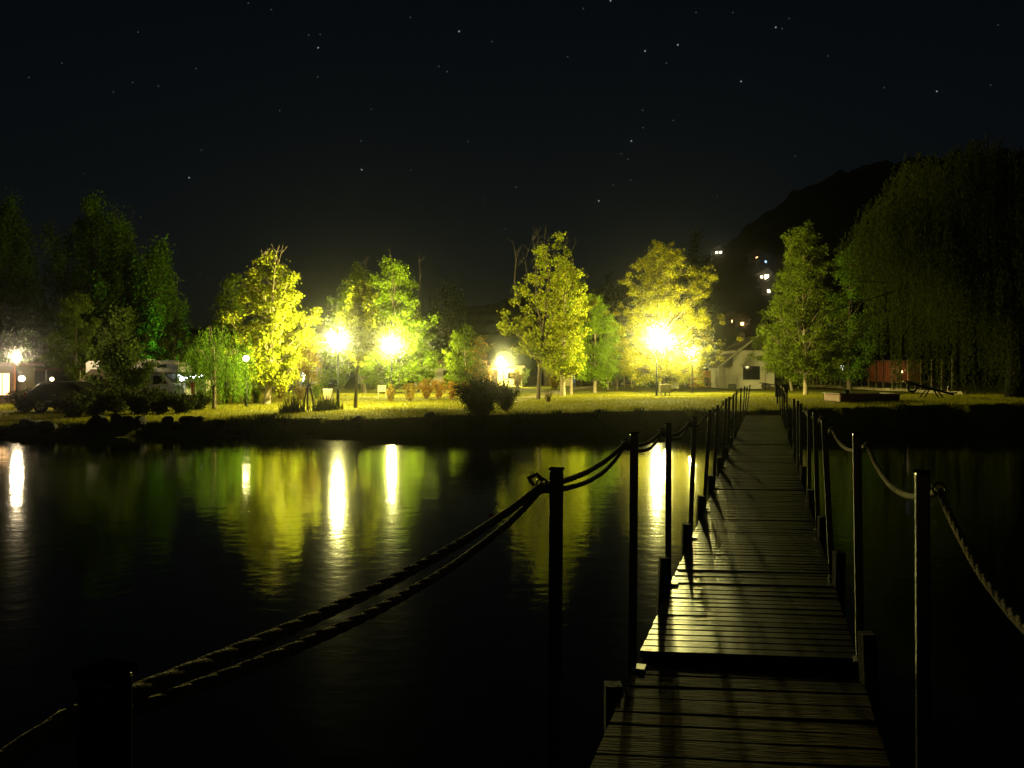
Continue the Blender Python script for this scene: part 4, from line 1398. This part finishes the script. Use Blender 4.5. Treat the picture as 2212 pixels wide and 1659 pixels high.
# big orange tent
c = GY(1522, 92); k = px_m(92)
g2 = thing('orange_tent', 'big orange tent with leaf shadows left of the white house', 'tent', c)
MB().prism([(-28 * k, 0), (-21 * k, 34 * k), (-17 * k, 38 * k), (20 * k, 36 * k), (26 * k, 20 * k), (27 * k, 0)], -1.6, 1.6).build('tent_cloth', 'orange_cloth', g2)
MB().box((-20 * k, -1.63, 17 * k), (.06, .05, 34 * k), Matrix.Rotation(.18, 3, 'Y')).build('tent_pole', 'alloy', g2)
MB().box((-4 * k, -1.62, 14 * k), (.5, .04, .8)).build('door_flap', 'brown_cloth', g2)

# white house right
c = GY(1618, 86); k = px_m(86)
ho = thing('white_house', 'white gabled house with one dark window and dark timber gable', 'house', c)


def U(u):
    return (u - 1618) * k


def V(v):
    return CH - (v - HY) * k - c.z


MB().box(((U(1584) + U(1673)) / 2, 2.5, V(757) / 2 - .15), (U(1673) - U(1584), 5.0, V(757) + .3)).build('wall', 'white_wall', ho)
MB().box(((U(1557) + U(1584)) / 2, 3.2, V(792) / 2 - .15), (U(1584) - U(1557) - .005, 4.4, V(792) + .3)).build('side_room_wall', 'white_wall', ho)
MB().prism([(U(1588), V(757) + .003), (U(1632), V(729)), (U(1673), V(757) + .003)], .06, 4.9).build('gable', 'dark_wood', ho)
th = .16
for s, (ua, va, ub, vb) in ((-1, (1547, 795, 1633, 728)), (1, (1633, 728, 1712, 790))):
    b2 = MB().prism([(U(ua), V(va)), (U(ub), V(vb)), (U(ub), V(vb) + th), (U(ua), V(va) + th)], -.75, 6.2)
    b2.build('roof', 'roof_tile', ho)
MB().prism([(U(1546), V(796) - .02), (U(1633), V(728.3)), (U(1633), V(728.3) + .22), (U(1546), V(796) + .2)], -.80, -.755).build('verge_board', 'board_pale', ho)
wn_ = MB().box(((U(1605) + U(1641)) / 2, -.02, (V(791) + V(820)) / 2), (U(1641) - U(1605), .05, V(791) - V(820))).build('window', 'glass_dark', ho)
MB().box(((U(1605) + U(1641)) / 2, -.06, V(820.8)), (U(1641) - U(1603), .10, .06)).build('sill', 'board_pale', wn_)
MB().box(((U(1605) + U(1641)) / 2, -.05, (V(791) + V(820)) / 2), (.05, .02, V(791) - V(820))).build('glazing_bar', 'dark_wood', wn_)
MB().box((U(1564), -.3, V(796) / 2), (.10, .10, V(796))).build('porch_post', 'board_pale', ho)
MB().box((U(1569), .9, V(796) / 2), (.07, .07, V(796))).build('drain_pipe', 'metal_grey', ho)
MB().box((U(1580.5), -.2, V(829) / 2), (.75, .4, V(829))).build('meter_cabinet', 'bin_metal', ho)
MB().box((U(1592), -.03, V(822)), (.22, .06, .5)).build('fuse_box', 'board_pale', ho)
MB().box((U(1653), -.02, V(815) / 2 + .2), (.03, .04, V(800))).build('cable', 'dark_wood', ho)
MB().box((U(1622), 3, V(735) + .5), (.35, .35, .9)).build('chimney', 'roof_tile', ho)

# trailer by the house
c = GY(1662, 83)
tr = thing('trailer', 'small flat two wheeled trailer in front of the white house', 'trailer', c)
MB().box((-.1, 0, .52), (1.6, 1.0, .08), Matrix.Rotation(.14, 3, 'Y')).build('bed', 'dark_wood', tr)
MB().box((1.05, 0, .3), (1.0, .07, .07), Matrix.Rotation(.22, 3, 'Y')).build('drawbar', 'metal_grey', tr)
wheel(tr, -.35, -.55, .28, .28, .16); wheel(tr, -.35, .55, .28, .28, .16)

# hillside houses with lit windows or lamps


def on_hill(u, v):
    for Y in np.arange(340, 640, 2.0):
        p = P(u, v, Y)
        if p.z < float(hill_h(p.x, p.y)):
            return Vector((p.x, p.y, float(hill_h(p.x, p.y))))
    return P(u, v, 560)


HILL = [(1549, 548, 'window_far', [(-4, 1.0), (5, 1.0)], 'hillside house with a pair of white lights left of the hill'),
        (1631, 567, 'window_far_amber', [(0, .8)], 'hillside house with one amber light'),
        (1651, 605, 'window_far', [(0, 1.5), (-12, .8), (15, .6)], 'brightest hillside house with three lights'),
        (1655, 632, 'window_far', [(0, .9)], 'hillside house with one light right below the brightest house'),
        (1578, 697, 'window_far_amber', [(0, .8)], 'low hillside house with a faint amber light'),
        (1598, 703, 'window_far_amber', [(0, .9)], 'low hillside house with an amber light, right of the faint one'),
        (2003, 502, 'window_far', [(-7, 1.1), (0, 1.0), (8, .9)], 'high hillside house with three lights seen through the willow'),
        (1957, 550, 'window_far_blue', [(0, .6)], 'hillside house with a tiny bluish light behind the willow'),
        (1649, 572, 'window_far_blue', [(0, .5)], 'hillside house with one small blue light')]
for (u, v, mm, lts, lab) in HILL:
    c = on_hill(u, v)
    k = px_m(c.y)
    h = thing('hillside_house', lab, 'house', c + Vector((0, -3, -2.5)), group='houses on the hillside')
    MB().box((0, 2, 2.2), (7, 6, 4.4)).build('wall', 'dark_wood', h)
    MB().prism([(-4.6, 4.4), (0, 7.4), (4.6, 4.4)], -1.6, 5.6).build('roof', 'roof_tile', h)
    for (dx, r) in lts:
        MB().box((dx * k * .9, -1.06, 2.5), (r * 1.4, .1, r * 1.4)).build('window', mm, h)

# ------------------------------------------------------------------ park furniture


def litter_bin(label, c, H, W, material, legs=3):
    t = thing('litter_bin', label, 'bin', c, group='bins on posts')
    MB().box((0, 0, H * .62), (W, W * .6, H * .66), taper=1.05).build('box', material, t)
    MB().box((0, 0, H * .965), (W * 1.12, W * .7, H * .05)).build('lid', 'board_pale', t)
    for x in (-.43, .43):
        MB().box((x * W, 0, H * .18), (.035, .035, H * .36)).build('leg', 'dark_wood', t)
    MB().box((0, 0, H * .14), (W * .12, W * .12, H * .30)).build('centre_post', 'dark_wood', t)
    return t


c = G(1437, 856); litter_bin('grey bin on legs just right of the right hand big lamp pole', c, tall(c, 830), 21 * px_m(c.y), 'bin_metal')
c = G(1458.5, 845); litter_bin('paler bin on legs farther back, second from the lamp pole', c, tall(c, 824), 15 * px_m(c.y), 'board_pale')
c = G(708, 873); litter_bin('brown bin on legs left of the first big lamp pole', c, tall(c, 840), 17 * px_m(c.y), 'fence_post')
c = G(825, 862)
nb_ = thing('notice_board', 'small pale notice board on legs beside the rust brown shrubs', 'sign', c)
MB().box((0, 0, tall(c, 839)), (18 * px_m(c.y), .05, 14 * px_m(c.y))).build('panel', 'board_pale', nb_)
for s in (-1, 1):
    MB().box((s * 8 * px_m(c.y), .04, tall(c, 840) / 2), (.05, .05, tall(c, 840))).build('leg', 'board_pale', nb_)
c = G(1416 + 9, 850)
o = MB().box((0, 0, .45), (.16, .16, .95)).build('short_post', 'fence_post'); o.location = c + Vector((0, 0, -.02))
bev = o.modifiers.new('edge', 'BEVEL'); bev.width = .02
tag(o, 'short pale wooden post directly behind the right hand big lamp pole', 'post')

# picnic bench
c = G(1508, 839); k = px_m(c.y)
pb = thing('park_bench', 'long red brown wooden bench in front of the orange tent', 'bench', c)
for i, y in enumerate((-.12, .08)):
    MB().box((0, y, .46), (60 * k, .16, .06)).build('seat_board', 'red_wood', pb)
for z in (.72, .88):
    MB().box((-2 * k, .24, z), (58 * k, .05, .12)).build('back_board', 'red_wood', pb)
for x in (-20, 20):
    MB().box((x * k, 0, .22), (.09, .4, .44)).build('leg', 'dark_wood', pb)
    MB().box((x * k, .3, .45), (.08, .07, .95)).build('back_post', 'dark_wood', pb)
c = G(1468, 838); k = px_m(c.y)
pt = thing('picnic_table', 'low picnic table with a pale bench behind the bins', 'table', c)
MB().box((0, .4, .72), (34 * k, .7, .05)).build('table_top', 'fence_post', pt)
MB().box((0, -.3, .42), (34 * k, .25, .05)).build('bench_board', 'board_pale', pt)
for x in (-13, 13):
    MB().box((x * k, .4, .35), (.08, .5, .7)).build('leg', 'dark_wood', pt)
    MB().box((x * k, -.3, .2), (.08, .2, .4)).build('leg', 'dark_wood', pt)

# staked sapling
c = G(666, 886); H = tall(c, 738); k = px_m(c.y)
sp = tree('staked_sapling', 'young tree tied between three slanting stakes', c, H, 26 * k, [(.45, .2), (.6, .8), (.75, 1), (.9, .6), (1, .2)], 'leaf_rust', 0.035, 26, 45, .35, .1, t0=.5, seed=205)
for (x, y, tx) in ((-13, 0, -2), (1, -.3, 0), (13, .15, 3)):
    MB().tube([(x * k, y, -.1), (tx * k, y * .2, tall(c, 832))], .038, 7).build('stake', 'dark_wood', sp)
MB().tube([(-.12, -.08, tall(c, 836)), (.12, -.08, tall(c, 836)), (.12, .08, tall(c, 836)), (-.12, .08, tall(c, 836)), (-.12, -.08, tall(c, 836))], .015, 5).build('tie', 'rope', sp)

# sandbox
c = G(1860, 866); k = px_m(c.y)
sx = thing('sandbox', 'low wooden sandbox standing on the lawn right of the bridge', 'sandbox', c)
W_, D_, Hh = 124 * k, 1.9, 15 * k
for (nm, cc, ss) in (('side_board', (0, -D_ / 2, Hh / 2), (W_, .06, Hh)), ('side_board', (0, D_ / 2, Hh / 2), (W_, .06, Hh)), ('end_board', (-W_ / 2, 0, Hh / 2), (.06, D_ - .06, Hh)), ('end_board', (W_ / 2, 0, Hh / 2), (.06, D_ - .06, Hh))):
    MB().box(cc, ss).build(nm, 'red_wood', sx)
for (cc, ss) in (((0, -D_ / 2, Hh + .025), (W_ + .2, .2, .04)), ((0, D_ / 2, Hh + .025), (W_ + .2, .2, .04)), ((-W_ / 2, 0, Hh + .028), (.2, D_ - .2, .04)), ((W_ / 2, 0, Hh + .028), (.2, D_ - .2, .04))):
    MB().box(cc, ss).build('rim_board', 'fence_post', sx)
MB().box((0, 0, .08), (W_ - .08, D_ - .08, .16)).build('sand', 'sand', sx)
c = sx.location + Vector((-W_ / 2 + .28, -D_ / 2, Hh + .045))
o = MB().lathe([(.09, 0), (.12, .17), (.11, .18), (.08, .03)], n=12).build('sand_bucket', 'blackboard'); o.location = c
tag(o, 'small dark bucket left on the rim of the sandbox', 'bucket')

# seesaw
c = G(2012, 860); k = px_m(c.y)
ss_ = thing('seesaw', 'black seesaw tilted down to the right beside the willow', 'seesaw', c)
a = P(1957, 826, c.y) - c; b3 = P(2060, 852, c.y) - c
MB().tube([a, b3], .055, 8).build('beam', 'blackboard', ss_)
mid = P(2012, 839, c.y) - c
for y in (-.25, .25):
    MB().tube([mid + Vector((-21 * k, y, -mid.z)), mid + Vector((-8 * k, y * .6, -.06)), mid + Vector((8 * k, y * .6, -.06)), mid + Vector((21 * k, y, -mid.z))], .035, 7).build('trestle', 'blackboard', ss_)
MB().tube([a + Vector((.12, 0, 0)), a + Vector((.10, 0, .42))], .02, 6).build('handle', 'tail_red', ss_)
MB().tube([b3 + Vector((-.3, 0, 0)), b3 + Vector((-.28, 0, .4))], .02, 6).build('handle', 'tail_red', ss_)
MB().box(a + Vector((.05, 0, .06)), (.4, .22, .05)).build('seat', 'dark_wood', ss_)
MB().box(b3 + Vector((-.05, 0, .08)), (.4, .22, .05)).build('seat', 'dark_wood', ss_)
ring = [a + Vector((.30 + .22 * math.cos(t), 0, -.24 + .22 * math.sin(t))) for t in np.linspace(0, 6.283, 17)]
MB().tube(ring, .06, 8, False).build('tyre_buffer', 'tyre', ss_, True)

# tall post fence with kerb, running away on the right
fx = [295, 335, 382, 430, 480, 541, 592, 658, 715, 772, 848, 908, 993, 1081, 1165, 1268, 1320, 1372, 1450, 1605, 1732, 1850, 1975]
us = [(2500 + z / 3.687) / 1.4756 for z in fx]
fe = thing('post_fence', 'row of tall bare wooden fence posts with thin wires right of the tall green tree', 'fence', GY(1749, 94))
FO = Vector(fe.location)
tops = []
for u in us:
    t = (u - us[0]) / (us[-1] - us[0])
    Y = 34.5 * F / (u - CX)
    b_ = Vector((34.5, Y, float(ground(34.5, Y))))
    vt = 779 - 4 * t
    p = P(u, vt, Y)
    MB().tube([b_ + Vector((0, 0, -.1)) - FO, Vector((p.x, p.y, p.z)) - FO], .065, 8).build('post', 'fence_post', fe)
    tops.append((b_, p))
for q in (.35, .7, .97):
    MB().tube([a.lerp(b3, q) - FO for a, b3 in tops], .008, 4).build('wire', 'metal_grey', fe)
kb = thing('garden_kerb', 'low pale stone kerb along the foot of the post fence', 'kerb', GY(1749, 94))
KO = Vector(kb.location)
for i in range(16):
    y0 = 62 + i * 2.2
    p = Vector((33.9, y0 + 1.1, float(ground(33.9, y0 + 1.1)) + .06))
    MB().box(p - KO, (.22, 2.15, .34)).build('kerb_stone', 'kerb', kb)

# orange lit shed behind the fence, with its wall lamp
c = GY(1930, 100); k = px_m(100)
sh = thing('board_shed', 'orange board shed lit by a warm lamp behind the fence posts', 'shed', c)
n = 26
MB().box((0, 1.3, 1.2), (112 * k, 2.5, 2.4)).build('wall', 'orange_wood', sh)
for i in range(n):
    x = -55 * k + i * (110 * k / (n - 1))
    MB().box((x, -.02, 1.2), (110 * k / n * .9, .05, 2.4)).build('board', 'orange_wood', sh)
MB().box((0, 1.0, 2.5), (122 * k, 3.6, .14)).build('roof', 'roof_tile', sh)
c2 = P(1948, 803, 98)
wl = thing('shed_lamp', 'warm lamp on a short post in front of the orange shed', 'lamp', GY(1948, 97))
zt = c2.z - wl.location.z
MB().tube([(0, 0, 0), (0, 0, zt - .1)], .03, 6).build('pole', 'lamp_steel', wl)
MB().box((0, 0, zt), (.14, .14, .2)).build('lantern', 'window_far_amber', wl)
ld = bpy.data.lights.new('shed_light', 'POINT'); ld.energy = 110; ld.color = (1, .55, .22); ld.shadow_soft_size = .15
lo = bpy.data.objects.new('shed_light', ld); COL.objects.link(lo); lo.parent = wl; lo.location = (0, .4, zt + .1)
# white lit veranda behind the fence
c = GY(1815, 118); k = px_m(118)
vh = thing('garden_house', 'garden house with glaring white veranda panes behind the fence', 'house', c)
MB().box((0, 1.5, 1.5), (70 * k, 3, 3.0)).build('wall', 'dark_wood', vh)
MB().prism([(-40 * k, 3.0), (0, 4.4), (40 * k, 3.0)], -.3, 3.3).build('roof', 'roof_tile', vh)
for i, (u, v, w, h) in enumerate(((1802, 795, 4, 8), (1809, 794, 5, 9), (1819, 793, 8, 13), (1829, 790, 6, 6), (1836, 789, 4, 5))):
    p = P(u, v, 118 - .05) - c
    MB().box((p.x, -.04, p.z), (w * k, .05, h * k)).build('window_pane', 'window_white', vh)
c = P(1690, 791, 80)
sl2 = thing('garden_lamp', 'small white lamp glimpsed under the tall green tree', 'lamp', GY(1690, 80))
zt = c.z - sl2.location.z
MB().tube([(0, 0, 0), (0, 0, zt - .1)], .03, 6).build('pole', 'lamp_steel', sl2)
MB().sphere((0, 0, zt), .12, 12, 8).build('globe', 'globe', sl2, True)
ld = bpy.data.lights.new('garden_light', 'POINT'); ld.energy = 30; ld.color = LAMP; ld.shadow_soft_size = .13
lo = bpy.data.objects.new('garden_light', ld); COL.objects.link(lo); lo.parent = sl2; lo.location = (0, 0, zt)

# ------------------------------------------------------------------ scattering air added to imitate the glare round the lamps
hz = MB().box((50, 400, 118), (2040, 1040, 244)).build('glare_haze', 'water')
hz.data.materials.clear()
hm = bpy.data.materials.new('glare_air'); hm.use_nodes = True
hm.node_tree.nodes.clear()
ho_ = hm.node_tree.nodes.new('ShaderNodeOutputMaterial')
pv_ = hm.node_tree.nodes.new('ShaderNodeVolumePrincipled')
pv_.inputs['Color'].default_value = (0.9, 0.92, 0.9, 1)
pv_.inputs['Density'].default_value = GLARE_DENSITY
pv_.inputs['Anisotropy'].default_value = 0.99
hm.node_tree.links.new(pv_.outputs[0], ho_.inputs['Volume'])
hz.data.materials.append(hm)
hz['kind'] = 'stuff'
